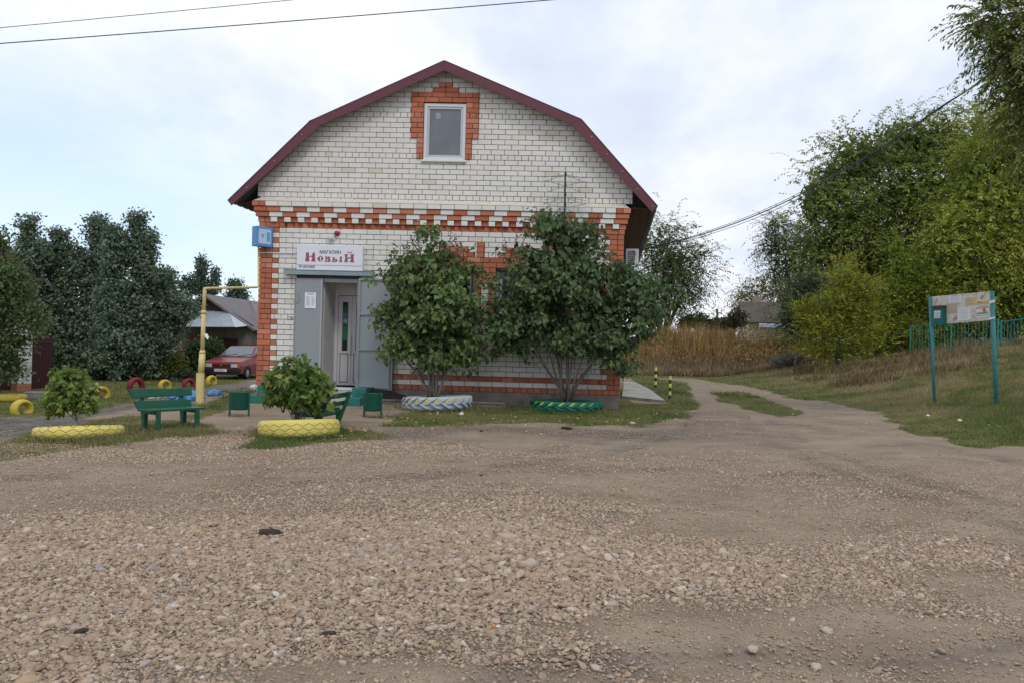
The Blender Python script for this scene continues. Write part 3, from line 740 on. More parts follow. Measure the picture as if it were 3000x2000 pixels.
zL = clipline[0][1] + (gl - clipline[0][0]) / (clipline[1][0] - clipline[0][0]) * (clipline[1][1] - clipline[0][1])
zR = clipline[4][1] + (gr - clipline[4][0]) / (clipline[3][0] - clipline[4][0]) * (clipline[3][1] - clipline[4][1])
xl, xr = gl + .01, gr - .01
def ztop(x):
    for i in range(4):
        (x0, z0), (x1, z1) = clipline[i], clipline[i + 1]
        if x0 <= x <= x1: return z0 + (x - x0) / (x1 - x0) * (z1 - z0) - .03
    return TOP
cuts = sorted([xl, kl[0], wu0, wu1, (wu0 + wu1) / 2, mid[1][0], mid[2][0], mid[3][0], kr[0], xr])
for i in range(len(cuts) - 1):
    a, b = cuts[i], cuts[i + 1]; za, zb = ztop(a), ztop(b)
    if b - a < .002: continue
    if wu0 - .001 <= a and b <= wu1 + .001:
        bk.prism([(a, TOP), (b, TOP), (b, wuz0), (a, wuz0)], .05, .30); bk.prism([(a, wuz1), (b, wuz1), (b, zb), (a, za)], .05, .30)
    else: bk.prism([(a, TOP), (b, TOP), (b, zb), (a, za)], .05, .30)
bk.build('wall_core', M_mortar, shop)
M_sidebrick = bpy.data.materials.new('side_wall_brick'); M_sidebrick.use_nodes = True
_t = M_sidebrick.node_tree; _b = _t.nodes['Principled BSDF']; _b.inputs['Roughness'].default_value = .9
_c = _t.nodes.new('ShaderNodeTexCoord'); _mp = _t.nodes.new('ShaderNodeMapping'); _mp.inputs['Rotation'].default_value = (R(90), 0, R(90)); _t.links.new(_c.outputs['Object'], _mp.inputs[0])
_k = _t.nodes.new('ShaderNodeTexBrick'); _k.inputs['Scale'].default_value = 1; _k.inputs['Brick Width'].default_value = .262; _k.inputs['Row Height'].default_value = CH; _k.inputs['Mortar Size'].default_value = .006
_k.inputs['Color1'].default_value = (*WH, 1); _k.inputs['Color2'].default_value = (.55, .52, .47, 1); _k.inputs['Mortar'].default_value = (.15, .13, .11, 1)
_t.links.new(_mp.outputs[0], _k.inputs['Vector']); _t.links.new(_k.outputs[0], _b.inputs['Base Color'])
sw = MB()
sw.box((0, .30, BR0), (.3, DEP, TOP + .05)); sw.box((W - .3, .30, BR0), (W, DEP, TOP + .05)); sw.box((.3, DEP - .3, BR0), (W - .3, DEP, TOP + .05))
sw.build('side_wall', M_sidebrick, shop)
# mortar wash above the cornice
wsh = MB(); z = BR0 + 36 * CH
vs = [(-.09, -.11, z + .002), (W + .09, -.11, z + .002), (W + .02, -.016, z + .07), (-.02, -.016, z + .07), (-.09, .05, z + .002), (W + .09, .05, z + .002), (W + .02, .05, z + .07), (-.02, .05, z + .07)]
wsh.add(vs, [(0, 1, 2, 3), (0, 3, 7, 4), (1, 5, 6, 2), (3, 2, 6, 7), (0, 4, 5, 1)]); wsh.build('cornice_mortar_wash', mat('cream_mortar', (.56, .52, .44), .95, .1, 6, .3, 30, stain=(.40, .36, .29), stain_scale=3, stain_lo=.55), shop)
# plinth
pl = MB(); pl.box((.02, .012, -.55), (dx0 - .0, DEP, BR0)); pl.box((dx1 + .0, .012, -.55), (W - .02, DEP, BR0)); pl.box((dx0, .32, -.55), (dx1, DEP, BR0)); pl.build('plinth', M_plinth, shop, bevel=.008)
# roof
rf = empty('roof_pivot', (0, 0, 0)); COL.objects.unlink(rf); bpy.data.objects.remove(rf)
O = [FP(670, 590, .22), FP(911, 357.5, .22), FP(1303, 181, .22), FP(1703, 352.5, .22), FP(1926, 606, .22)]
rs = MB(); y0, y1 = -.235, DEP + .25
def slab(a, b, th, y0, y1, mi=0):
    dx, dz = b[0] - a[0], b[1] - a[1]; L = math.hypot(dx, dz); nx_, nz_ = dz / L * th, -dx / L * th
    return [(a[0], a[1]), (b[0], b[1]), (b[0] + nx_, b[1] + nz_), (a[0] + nx_, a[1] + nz_)]
for i in range(4): rs.prism(slab(O[i], O[i + 1], .02, y0, y1), y0, y1)
roof = rs.build('roof', mat('roof_metal', (.12, .035, .05), .5, .1, 4), shop)
us = MB()
for i in range(4):
    a, b = O[i], O[i + 1]; dx, dz = b[0] - a[0], b[1] - a[1]; L = math.hypot(dx, dz); nx_, nz_ = dz / L, -dx / L
    n = 44
    for k in range(int((y1 - y0 - .08) / .25)):   # corrugated underside: ribs along the slope
        yy = y0 + .06 + k * .25
        us.prism([(a[0] + nx_ * .021, a[1] + nz_ * .021), (b[0] + nx_ * .021, b[1] + nz_ * .021), (b[0] + nx_ * .05, b[1] + nz_ * .05), (a[0] + nx_ * .05, a[1] + nz_ * .05)], yy, yy + .17)
us.build('roof_sheet_rib', M_roofu, roof)
bb = MB(); th = .165
segs = [(O[0], O[1], .155), (O[1], O[2], .165), (O[2], O[3], .165), (O[3], O[4], .165)]
I = [inner[0], kl, inner[2], kr, inner[4]]
I = [(O[0][0] + .07, O[0][1] - .085), (inner[1][0] - .06, inner[1][1] - .03), inner[2], (inner[3][0] + .05, inner[3][1] - .02), (O[4][0] - .10, O[4][1] - .11)]
for i in range(4):
    y_f = -.262 if i in (1, 2) else -.258
    bb.prism([O[i], O[i + 1], I[i + 1], I[i]], y_f, y_f + .02)
# folded top lip
for i in range(4):
    a, b = O[i], O[i + 1]; dx, dz = b[0] - a[0], b[1] - a[1]; L = math.hypot(dx, dz); n_ = (-dz / L, dx / L)
    e0 = -.03 if i in (1,) else 0
    bb.prism([(a[0] + (dx / L) * e0, a[1] + dz / L * e0), (b[0], b[1]), (b[0] + n_[0] * .012, b[1] + n_[1] * .012), (a[0] + n_[0] * .012 + dx / L * e0, a[1] + n_[1] * .012 + dz / L * e0)], -.268, -.10)
bb.build('barge_board', M_bur, roof)
for i, cnt in ((0, 3), (3, 5)):
    for k in range(cnt):
        t = (k + .7) / cnt; x_ = O[i][0] * (1 - t) + O[i + 1][0] * t; z_ = O[i][1] * (1 - t) + O[i + 1][1] * t - .10
        rv = MB(); rv.tube([(x_, -.268, z_), (x_, -.255, z_)], .011, 8); rv.build('screw', M_greyl, roof)
for sgn, xe, xw, ze in ((-1, O[0][0] + .10, -.02, I[0][1] + .10), (1, O[4][0] - .13, W + .02, I[4][1] + .10)):
    n = 3; wd = (xw - xe) / n; sf = MB()
    for k in range(n):
        a = xe + wd * k; b = xe + wd * (k + 1.0) - (.003 if wd > 0 else -.003); lo, hi = min(a, b), max(a, b)
        z_ = ze - .0; sf.box((lo, .012, z_), (hi, DEP, z_ + .02))
    sf.build('soffit_board', M_wood, roof)

# windows
def window(x0, x1, z0, z1, y, fr=.06, mull=None, name='window', sill=True, glass=M_glass, grille=False):
    mb = MB(); g = .004
    o = empty(name, (x0, y, z0)); o.parent = shop; w_, h = x1 - x0, z1 - z0
    for i, (a, b) in enumerate((((0, 0, 0), (w_, .06, fr)), ((0, 0, h - fr), (w_, .06, h)), ((0, 0, fr), (fr, .06, h - fr)), ((w_ - fr, 0, fr), (w_, .06, h - fr)))): mb.box(a, b)
    f2 = fr * 1.75
    for a, b in (((fr, .014, fr), (w_ - fr, .055, f2)), ((fr, .014, h - f2), (w_ - fr, .055, h - fr)), ((fr, .014, f2), (f2, .055, h - f2)), ((w_ - f2, .014, f2), (w_ - fr, .055, h - f2))): mb.box(a, b, 1)
    if mull: mb.box((w_ * mull - .04, .014, f2), (w_ * mull + .04, .055, h - f2), 1)
    mb.build('frame', [M_pvc, mat('sash_plastic', (.46, .47, .49), .5, .04, 4)], o, bevel=.004)
    p = MB(); p.box((f2, .035, f2), (w_ - f2, .04, h - f2)); p.build('pane', glass, o)
    if sill: s = MB(); s.box((-.03, -.05, -.035), (w_ + .03, .05, -.003)); s.build('sill', M_pvc, o, bevel=.004)
    if grille:
        b = MB()
        for k in range(8): xx = w_ * (k + .5) / 8; b.bar((xx, -.03, .02), (xx, -.03, h - .02), .014, .014)
        for zz in (.06, h / 2, h - .06): b.bar((0, -.045, zz), (w_, -.045, zz), .014, .02)
        b.build('grille', M_wire, o)
    return o
wu = window(wu0 + .005, wu1 - .005, wuz0, wuz1, .0)
tg = MB(); tg.box((.22, .028, .80), (.31, .0345, .92)); tg.build('sticker', mat('pale_sticker', (.30, .32, .34), .8), wu)
bkp = MB(); bkp.box((wu0 - .05, .35, wuz0 - .05), (wu1 + .05, .37, wuz1 + .05)); 
window(w1a, w1b, w2bt, w2t, .10, .06, .5, glass=M_dglass, grille=True); window(w2a, w2b, w2bt, w2t, .10, .06, .5, glass=M_dglass, grille=True)
bkp.build('attic_back_board', M_mortar, shop)

# entrance: recess with plastic doors, steel leaves outside
ent = empty('entrance', (dx0, 0, BR0)); ent.parent = shop
DW = dx1 - dx0; DH = dtop - BR0; rec = .66
vb = MB(); xo = FP(947, 950)[0] - dx0
vb.box((-.05, .31, -.03), (DW + .05, rec + 1.5, -.0), 0); vb.box((-.05, .31, DH), (DW + .05, rec + 1.5, DH + .05), 1)
vb.box((xo - .06, .05, .0), (xo, rec, DH), 1); vb.box((DW, .31, 0), (DW + .05, rec + .05, DH), 1)
vb.box((xo - .06, rec + 1.4, 0), (DW, rec + 1.5, DH), 2)
vb.build('vestibule', [mat('worn_floor', (.25, .22, .20), .8), mat('grey_beige_panelling', (.45, .43, .42), .6, .08, 3), M_dglass], ent)
tsh = MB(); tsh.box((.0, -.03, -.035), (DW, .32, .0)); tsh.build('threshold', M_pvc, ent)
def pvc_leaf(x0, w_, name='inner_door'):
    o = empty(name, (x0, rec, .02)); o.parent = ent; h = DH - .30; mb = MB(); f = .10; gz0, gz1 = h * .385, h * .93
    gx0, gx1 = w_ * .30, w_ * .74
    for a, b in (((0, 0, 0), (gx0, .06, h)), ((gx1, 0, 0), (w_, .06, h)), ((gx0, 0, 0), (gx1, .06, gz0)), ((gx0, 0, gz1), (gx1, .06, h))): mb.box(a, b)
    for a, b in (((.05, -.012, .06), (w_ - .05, -.002, .075)), ((.05, -.012, gz0 - .06), (w_ - .05, -.002, gz0 - .045)), ((.05, -.012, .075), (.062, -.002, gz0 - .06)), ((w_ - .062, -.012, .075), (w_ - .05, -.002, gz0 - .06))): mb.box(a, b, 1)
    mb.build('door_panel', [mat('lilac_grey_plastic', (.52, .50, .51), .5, .04, 3), mat('panel_groove', (.2, .19, .2), .6)], o)
    g = MB(); g.box((gx0, .02, gz0), (gx1, .026, gz1)); g.build('pane', M_dglass, o); return o, h, gx0, gx1, gz0, gz1
x1_ = FP(988, 950)[0] + .12 - dx0
xl1 = xo + .065; lf1, h, a, b, z0, z1 = pvc_leaf(xl1, .27)
st = MB(); st.box((a + .005, .006, z0 + .20), (b - .005, .018, z0 + .50), 0); st.box((a + .005, .006, z0 + .52), (b - .005, .018, z0 + .86), 1); st.box((a + .02, .004, z0 + .56), (b - .02, .0055, z0 + .62), 3)
M_ = Matrix.Translation(((a + b) / 2, .004, z1 - .17)) @ Matrix.Rotation(R(90), 4, 'X'); st.lathe([(0, 0), (.055, 0), (.055, .012), (0, .012)], 16, M_, mi=2)
st.build('door_sticker', [mat('green_film', (.03, .13, .06), .5), mat('blue_film', (.07, .13, .22), .5), mat('dark_green_film', (.02, .09, .05), .5), mat('pale_film', (.3, .33, .4), .5)], lf1)
lf2, *_q = pvc_leaf(xl1 + .275, .27)
hd = MB(); hd.tube([(.0, 0, .62), (-.01, -.06, .64), (-.01, -.06, .98), (0, 0, 1.0)], .014, 8); hd.build('handle', M_white, lf2)
fr_ = MB(); fr_.box((xo, rec - .02, 0), (xo + .06, rec + .07, DH)); fr_.box((xo + .06, rec - .02, DH - .27), (DW, rec + .07, DH)); fr_.box((xo + .612, rec - .02, 0), (DW, rec + .07, DH - .27))
fr_.build('inner_door_frame', mat('lilac_grey_frame', (.54, .52, .53), .5, .04, 3), ent)
lm = MB(); lm.box((.62, .4, DH - .03), (.78, .46, DH - .004)); 
ml = mat('lamp_glow', (.7, .6, .35), .5); ml.node_tree.nodes['Principled BSDF'].inputs['Emission Color'].default_value = (1, .85, .45, 1); ml.node_tree.nodes['Principled BSDF'].inputs['Emission Strength'].default_value = .6
lm.build('ceiling_lamp', ml, ent)
# steel frame and leaves
sfm = MB(); sfm.box((-.02, -.035, DH - .07), (DW + .0, .06, DH + .0)); sfm.box((DW - .045, -.033, 0), (DW, .06, DH - .07)); sfm.box((-.02, -.033, 0), (.02, .06, DH - .07)); sfm.build('steel_door_frame', M_grey, ent, bevel=.003)
lfw = FP(945, 950)[0] - dx0
L1 = empty('steel_door_leaf', (.02, -.07, .01)); L1.parent = ent
mb = MB(); mb.box((0, 0, 0), (lfw - .02, .03, DH - .02)); mb.build('leaf_sheet', M_grey, L1, bevel=.003)
mb = MB(); mb.box((lfw - .045, -.008, .0), (lfw - .012, .04, DH - .015)); mb.build('edge_strip', M_greyl, L1)
mb = MB(); mb.tube([(.04, -.02, DH - .48), (.04, -.02, DH - .29)], .012, 8); mb.box((.02, -.018, DH - .47), (.04, .0, DH - .44)); mb.box((.02, -.018, DH - .33), (.04, .0, DH - .30)); mb.build('door_bolt', M_greyl, L1)
rx0 = FP(1053, 950)[0]; rw = FP(1151, 1100, .06)[0] - rx0
L2 = empty('steel_door_leaf', (rx0 - dx0, -.10, .012), R(-3)); L2.parent = ent; HL = DH + .005
mb = MB(); mb.box((0, .02, -.03), (rw, .05, HL)); mb.build('leaf_sheet', M_grey, L2, bevel=.003)
mb = MB(); hz_ = [.0, HL * .345, HL * .665, HL - .035]
for zz in hz_: mb.box((.035, -.012, zz), (rw - .075, .019, zz + .028))
mb.box((.005, -.013, 0), (.034, .019, HL - .005)); mb.box((rw - .075, -.013, 0), (rw - .046, .019, HL - .005)); mb.build('angle_frame', M_greyl, L2)
mb = MB()
for zz in hz_:
    k = .05
    while k < rw - .09: mb.box((k, -.015, zz + .009), (k + .011, -.011, zz + .020)); k += .026
for xx in (.012, rw - .068):
    k = .03
    while k < HL - .05: mb.box((xx + .002, -.016, k), (xx + .013, -.0125, k + .011)); k += .026
props(mb.build('frame_slot', M_wire, L2), kind='stuff')
# lintel
lx0, lz0 = FP(836, 805, .05); lx1, lz1 = FP(1097, 806, .05); lzt = FP(840, 790, .05)[1]
mb = MB(); mb.box((0, -.14, 0), (lx1 - lx0, -.002, .085)); mb.box((0, -.15, .085), (lx1 - lx0, -.02, .097)); mb.build('steel_lintel', M_lintel, ent, loc=(lx0 - dx0, 0, lz0 - BR0), bevel=.004)

# sign board with lettering
sx0, sz0 = FP(868, 792, .10); sx1, sz1 = FP(1063, 722, .10)
SW = sx1 - sx0; SH = FP(870, 717, .10)[1] - sz0
sign = wall_thing('shop_sign', sx0, -.10, sz0, 'wide white rectangular sign with burgundy lettering above the steel door', 'sign')
mb = MB(); mb.box((0, -.0, 0), (SW, .09, SH)); mb.build('board', M_sign, sign, bevel=.004)
K = SW / 1009.0
def sp2(x, y): return ((x - 103) * K, SH - (y - 95 - (x - 103) * .0165) * K * (SH / (386 * K)))
LT = [[(236, 345), (245, 300), (247, 222), (256, 212), (284, 212), (291, 222), (291, 296), (302, 345)], [(291, 282), (316, 262), (332, 266), (345, 262), (345, 276), (330, 280), (316, 276), (291, 292)], [(328, 348), (342, 310), (343, 240), (362, 203), (386, 240), (385, 300), (393, 348)],
      [(419, 306), (440, 282), (470, 260), (462, 285), (459, 310), (463, 335), (472, 352), (440, 335)], [(470, 260), (500, 280), (515, 305), (500, 330), (472, 352), (480, 335), (484, 310), (481, 285)],
      [(534, 262), (556, 270), (562, 290), (562, 352), (533, 352), (546, 335), (548, 290)], [(562, 282), (600, 272), (622, 290), (606, 308), (630, 330), (610, 352), (562, 353), (562, 342), (588, 336), (592, 318), (562, 312), (562, 302), (584, 300), (588, 288), (562, 294)],
      [(655, 282), (682, 280), (680, 330), (690, 354), (642, 354), (658, 336)], [(680, 306), (715, 312), (732, 332), (712, 355), (688, 354), (700, 340), (698, 324), (680, 318)],
      [(762, 278), (802, 272), (795, 295), (795, 335), (806, 355), (754, 355), (766, 335), (768, 298)],
      [(833, 236), (892, 238), (880, 262), (881, 320), (892, 356), (831, 354), (848, 320), (848, 262)], [(881, 300), (910, 284), (936, 276), (936, 290), (910, 300), (881, 314)], [(922, 236), (986, 238), (974, 262), (975, 325), (988, 358), (918, 355), (936, 320), (937, 262)],
      [(876, 196), (912, 212), (953, 194), (951, 206), (914, 224), (880, 208)]]
mb = MB()
for p in LT: mb.prism([sp2(*q) for q in p], -.006, -.001)
mb.build('lettering', M_burtxt, sign)
def text(body, size, mt, parent, loc, name='lettering', rot=(R(90), 0, 0), align='LEFT', ex=.002, bold=0):
    c = bpy.data.curves.new('t', 'FONT'); c.body = body; c.size = size; c.extrude = ex; c.align_x = align; c.offset = bold
    o = bpy.data.objects.new('t', c); COL.objects.link(o); dg = bpy.context.evaluated_depsgraph_get(); me = bpy.data.meshes.new_from_object(o.evaluated_get(dg))
    bpy.data.objects.remove(o); me.name = name; return link(name, me, mt, parent, loc, rot)
tx, tz = sp2(452, 226); text('МАГАЗИН', .085, M_gytxt, sign, (tx, -.004, tz), bold=.0012)
tx, tz = sp2(134, 442); text('ЧП ИВЛИЕВ', .055, M_gytxt, sign, (tx, -.004, tz), bold=.0008)
mb = MB(); a = sp2(103, 399); b = sp2(1110, 416); mb.box((.0, -.003, a[1] - .003), (SW, -.001, a[1] + .003)); mb.build('rule_line', M_burtxt, sign)
# notice on door
nx0, nz0 = FP(892.5, 903, .08); nt1, nzt = FP(926, 858, .08)
no = wall_thing('paper_notice', nx0, -.078, nz0, 'white printed sheet taped to the grey steel door leaf', 'notice')
mb = MB(); mb.box((0, -.002, 0), (nt1 - nx0, .0, nzt - nz0)); mb.build('sheet', M_paper, no)
mb = MB(); hh = nzt - nz0; ww = nt1 - nx0
for k in range(11):
    z_ = hh * (.93 - .075 * k); a = .12 if k > 1 else .2; b = (.45 if k > 1 else .8)
    if k == 2: continue
    mb.box((ww * a, -.004, z_), (ww * b, -.0025, z_ + .006)); 
    if k > 2: mb.box((ww * .6, -.004, z_), (ww * (.78 + .07 * (k % 3)), -.0025, z_ + .006))
mb.build('printed_line', M_ink, no)
# alarm lamp and bell
bx, bz = FP(986, 684, .05); bell = wall_thing('alarm_bell', bx, -.045, bz, 'small round red alarm bell on the brick wall above the sign', 'alarm bell')
mb = MB(); mb.lathe([(0, -.04), (.02, -.04), (.03, -.02), (.045, -.01), (.048, .02), (.05, .045), (0, .045)], 20, Matrix.Rotation(R(-90), 4, 'X')); mb.build('bell_dome', M_red, bell, smooth=True)
bx, bz = FP(970, 698, .05); lamp = wall_thing('wall_lamp', bx, -.05, bz, 'round white wall lamp beside the red alarm bell', 'wall lamp')
mb = MB(); mb.lathe([(0, .05), (.075, .05), (.075, .03), (.055, .015), (.05, -.01), (0, -.02)], 20, Matrix.Rotation(R(-90), 4, 'X')); mb.build('lamp_housing', M_white, lamp, smooth=True)
mb = MB(); mb.lathe([(0, -.07), (.03, -.06), (.045, -.03), (.045, -.005), (0, -.005)], 16, Matrix.Rotation(R(-70), 4, 'X')); mb.build('lamp_glass', mat('milky_glass', (.5, .5, .5), .2), lamp, smooth=True)
# padlock hasp on wall
bx, bz = FP(851, 930, .03); hs = wall_thing('door_hook', bx, -.03, bz, 'small grey metal hook fixed to white bricks left of the steel door', 'hook')
mb = MB(); mb.tube([(-.045, 0, .01), (-.01, -.02, .012), (.02, -.02, -.005), (.02, .02, -.01)], .009, 6); mb.box((.0, .0, -.02), (.03, .03, .02)); mb.build('hook_bar', M_greyl, hs)
# blue light box on the corner
bx, bz = FP(760, 728, .3)
lb = empty('light_box_sign', WL(-.06, -.20, FP(750, 722, .2)[1]), -YA + R(50), 'blue light box sign fixed to the upper left corner of the shop', 'light box')
hb = FP(750, 664, .2)[1] - FP(750, 722, .2)[1]
mb = MB(); mb.box((0, -.17, 0), (.33, .0, hb)); mb.build('box_body', M_blue, lb, bevel=.008)
mb = MB(); mb.box((.05, -.178, .05), (.29, -.1715, hb - .05)); mb.build('sign_face', mat('pale_blue_face', (.42, .55, .72), .5, .05), lb)
mb = MB(); mb.box((.21, -.181, .10), (.27, -.1785, hb - .10)); mb.build('blue_panel', mat('bright_blue_film', (.08, .33, .60), .5), lb)
mb = MB(); mb.box((.10, -.181, .19), (.15, -.1785, .20)); mb.box((.10, -.181, .215), (.16, -.1785, .225)); mb.box((.11, -.181, .165), (.14, -.1785, .175)); mb.build('printed_mark', M_ink, lb)
mb = MB(); mb.bar((.2, .0, .1), (.2, .2, .1), .03, .03); mb.build('bracket', M_wire, lb)
# conduit between box and sign
a = FP(762, 741, .02); b = FP(868, 742, .02); cdt = wall_thing('cable_conduit', a[0], -.02, a[1], 'thin white cable conduit running from the corner to the sign', 'conduit')
mb = MB(); mb.tube([(0, 0, 0), (b[0] - a[0], 0, b[1] - a[1])], .01, 6); mb.build('conduit_tube', M_pvc, cdt)
# air conditioner on right side wall
ac = empty('air_conditioner', WL(W + .06, 1.1, FP(1850, 778)[1]), -YA, 'white outdoor air conditioner unit under the right eave', 'air conditioner')
mb = MB(); mb.box((0, 0, 0), (.26, .78, .46)); mb.build('casing', M_white, ac, bevel=.015)
mb = MB()
for k in range(9): mb.box((.035, -.006, .04 + k * .042), (.175, .003, .062 + k * .042))
mb.build('louvre', M_wire, ac)
mb = MB(); mb.tube([(.12, -.008, .40), (.17, -.02, .40), (.19, -.02, .36), (.18, -.01, .30)], .008, 6); mb.build('hose', M_wire, ac)
mb = MB(); mb.box((-.06, .1, -.04), (.24, .13, -.005)); mb.box((-.06, .13, -.04), (-.03, .63, -.005)); mb.box((-.06, .63, -.04), (.24, .66, -.005)); mb.build('bracket', M_wire, ac)

# steps with painted cheek blocks
stp = empty('entrance_steps', WL(dx0, 0, 0), -YA, 'concrete entrance steps with teal painted stepped side blocks', 'steps')
def stl(u, v, off): x_, z_ = FP(u, v, off); return x_ - dx0, z_
mb = MB(); cc = MB()
tops = [BR0 - .04, BR0 - .17, BR0 - .30]
xa = stl(800, 1160, .5)[0]; xb = stl(1035, 1165, .5)[0]
mb.box((xa + .02, -.55, -.5), (xb, -.0, tops[0])); mb.box((xa + .02, -.87, -.5), (xb, -.553, tops[0] - .13)); mb.box((xa + .02, -1.2, -.5), (xb, -.873, tops[0] - .26))
mb.build('stair', M_conc, stp, bevel=.01)
for x0, x1 in ((xa - .25, xa), (xb + .003, xb + .28)):
    cc = MB(); cc.box((x0, -.62, -.5), (x1, -.02, BR0 + .04)); cc.box((x0 + .003, -.98, -.5), (x1 - .004, -.622, BR0 - .12)); cc.box((x0 - .002, -1.3, -.5), (x1 - .06, -.982, BR0 - .29)); cc.build('cheek_block', M_cheek, stp, bevel=.012)
cc = MB(); cc.box((xa, -1.26, -.5), (xb, -1.203, -.02)); cc.build('green_riser', M_cheek, stp)
# brown ramp board and concrete ledge right of the steps
a = FP(1062, 1134, .35); b = FP(1205, 1168, .35)
rb_ = wall_thing('ramp_board', a[0], -.35, 0, 'dark brown wooden ramp board leaning against the plinth right of the steps', 'ramp board')
mb = MB(); mb.prism([(0, a[1] - .0), (.35, a[1] - .05), (b[0] - a[0], b[1] + .01), (b[0] - a[0], b[1] - .04), (0, b[1] - .03)], 0, .28); mb.build('board', mat('dark_brown_wood', (.035, .026, .022), .8, .3, 5), rb_)
a = FP(1055, 1174, .45); b = FP(1480, 1185, .45)
ld = wall_thing('concrete_ledge', a[0], -.42, 0, 'low grey concrete ledge along the foot of the shop wall', 'ledge')
mb = MB(); mb.box((0, 0, -.35), (b[0] - a[0], .20, .06)); mb.box((-.0, -.02, .06), (b[0] - a[0] , .20, .10)); mb.build('ledge_slab', M_plinth, ld, bevel=.012)
# paved walkway along the right side: follows the ground
pw = wpoly([(1822, 1166), (1948, 1180), (1905, 1145), (1862, 1123), (1828, 1121)])
mb = MB(); n = len(pw); vs = [(x, y, T(x, y) + .055) for x, y in pw] + [(x, y, T(x, y) - .15) for x, y in pw]
mb.add(vs, [tuple(range(n)), tuple(reversed(range(n, 2 * n)))] + [(i, i + n, (i + 1) % n + n, (i + 1) % n) for i in range(n)])
props(mb.build('pavement', mat('pavement_concrete', (.36, .35, .33), .95, .15, 2, .4, 40, stain=(.17, .165, .15), stain_scale=1.6, stain_lo=.5)), kind='structure')

# ------------------------------------------------------------------ tyres
def zigzag_mat(name, color, dark, Rr, wd, n=24):
    m = mat(name, color, .65, .12, 5, .2, 30, stain=tuple(c * .55 for c in color), stain_scale=2.5, stain_lo=.62); t = m.node_tree; N = t.nodes; L = t.links; b = N['Principled BSDF']
    src = b.inputs['Base Color'].links[0].from_socket
    c = N.new('ShaderNodeTexCoord'); s = N.new('ShaderNodeSeparateXYZ'); L.new(c.outputs['Object'], s.inputs[0])
    def mm(op, a, b_=None, cl=False):
        q = N.new('ShaderNodeMath'); q.operation = op; q.use_clamp = cl
        for i, x in enumerate((a, b_)):
            if x is None: continue
            if hasattr(x, 'links'): L.new(x, q.inputs[i])
            else: q.inputs[i].default_value = x
        return q.outputs[0]
    ang = mm('MULTIPLY', mm('ARCTAN2', s.outputs[1], s.outputs[0]), n / (2 * math.pi) * 2)
    tri = mm('PINGPONG', ang, 1.0); tot = None
    for zi, sg in ((.22, 1), (.48, -1), (.74, 1)):
        off = mm('MULTIPLY', mm('SUBTRACT', tri, .5), .17 * wd * sg)
        d = mm('ABSOLUTE', mm('SUBTRACT', mm('SUBTRACT', s.outputs[2], zi * wd), off)); l = mm('LESS_THAN', d, .0045)
        tot = l if tot is None else mm('MAXIMUM', tot, l)
    # cross sipes joining the zigzags
    fr = mm('LESS_THAN', mm('ABSOLUTE', mm('SUBTRACT', mm('PINGPONG', mm('ADD', ang, 1.0), 1.0), .02)), .045)
    tot = mm('MULTIPLY', tot, 1.0)
    mx = N.new('ShaderNodeMix'); mx.data_type = 'RGBA'; L.new(tot, mx.inputs[0]); L.new(src, mx.inputs[6]); mx.inputs[7].default_value = (*dark, 1); L.new(mx.outputs[2], b.inputs['Base Color'])
    return m
def tyre_profile(Ro, Ri, wd, rnd=.05):
    return [(Ri, wd * .12), (Ri + .02, .01), (Ro - rnd, .0), (Ro - rnd * .35, rnd * .25), (Ro, rnd), (Ro + .004, wd / 2), (Ro, wd - rnd), (Ro - rnd * .35, wd - rnd * .25), (Ro - rnd, wd), (Ri + .02, wd - .01), (Ri, wd * .88)]
def planter_tyre(c, Ro, wd, tilt, label, mt, group=None, tz=0):
    o = empty('tyre_planter', c, tz, label, 'tyre planter', group); o.rotation_euler = (tilt[0], tilt[1], tz)
    mb = MB(); mb.lathe(tyre_profile(Ro, Ro * .56, wd), 56, None, True); mb.build('tyre', mt, o, smooth=True)
    return o
def fill(o, Ro, z):
    mb = MB(); mb.lathe([(0, z + .02), (Ro * .3, z + .03), (Ro * .57, z), (Ro * .57, z - .15)], 20); mb.build('soil', M_soil, o)
YZ = zigzag_mat('yellow_tread', (.62, .52, .13), (.14, .12, .05), .5, .22, 22)
def tyre_at(u0, u1, vb, wd, tilt, label, mt, group, sink=.02):
    c = GT((u0 + u1) / 2, vb); Y = c.y
    for _ in range(4):
        Ro = (u1 - u0) / 2 * Y / F; f = GT((u0 + u1) / 2, vb); Y = f.y + Ro
    x_ = ((u0 + u1) / 2 - UC) / F * Y; cc = Vector((x_, Y, T(x_, Y - Ro * .6) - sink)); sq = 1.0
    if cc.y > 14.7: sq = .72; cc.y = 14.66; cc.z = T(cc.x, 14.4) - sink
    o = planter_tyre(cc, Ro, wd, tilt, label, mt, group); o.scale = (1, sq, 1); return o, cc, Ro
PG = 'painted tyre planters round the shrubs'
t1, c1, R1 = tyre_at(124, 355, 1296, .165, (R(-5.0), R(-3.2)), 'flat yellow tyre planter round the small shrub at far left', YZ, PG, .03); fill(t1, R1, .12)
t2, c2, R2 = tyre_at(771, 997, 1287, .235, (R(-5.0), R(-3.2)), 'flat yellow tyre planter round the shrub before the shop steps', YZ, PG, .03); fill(t2, R2, .17)
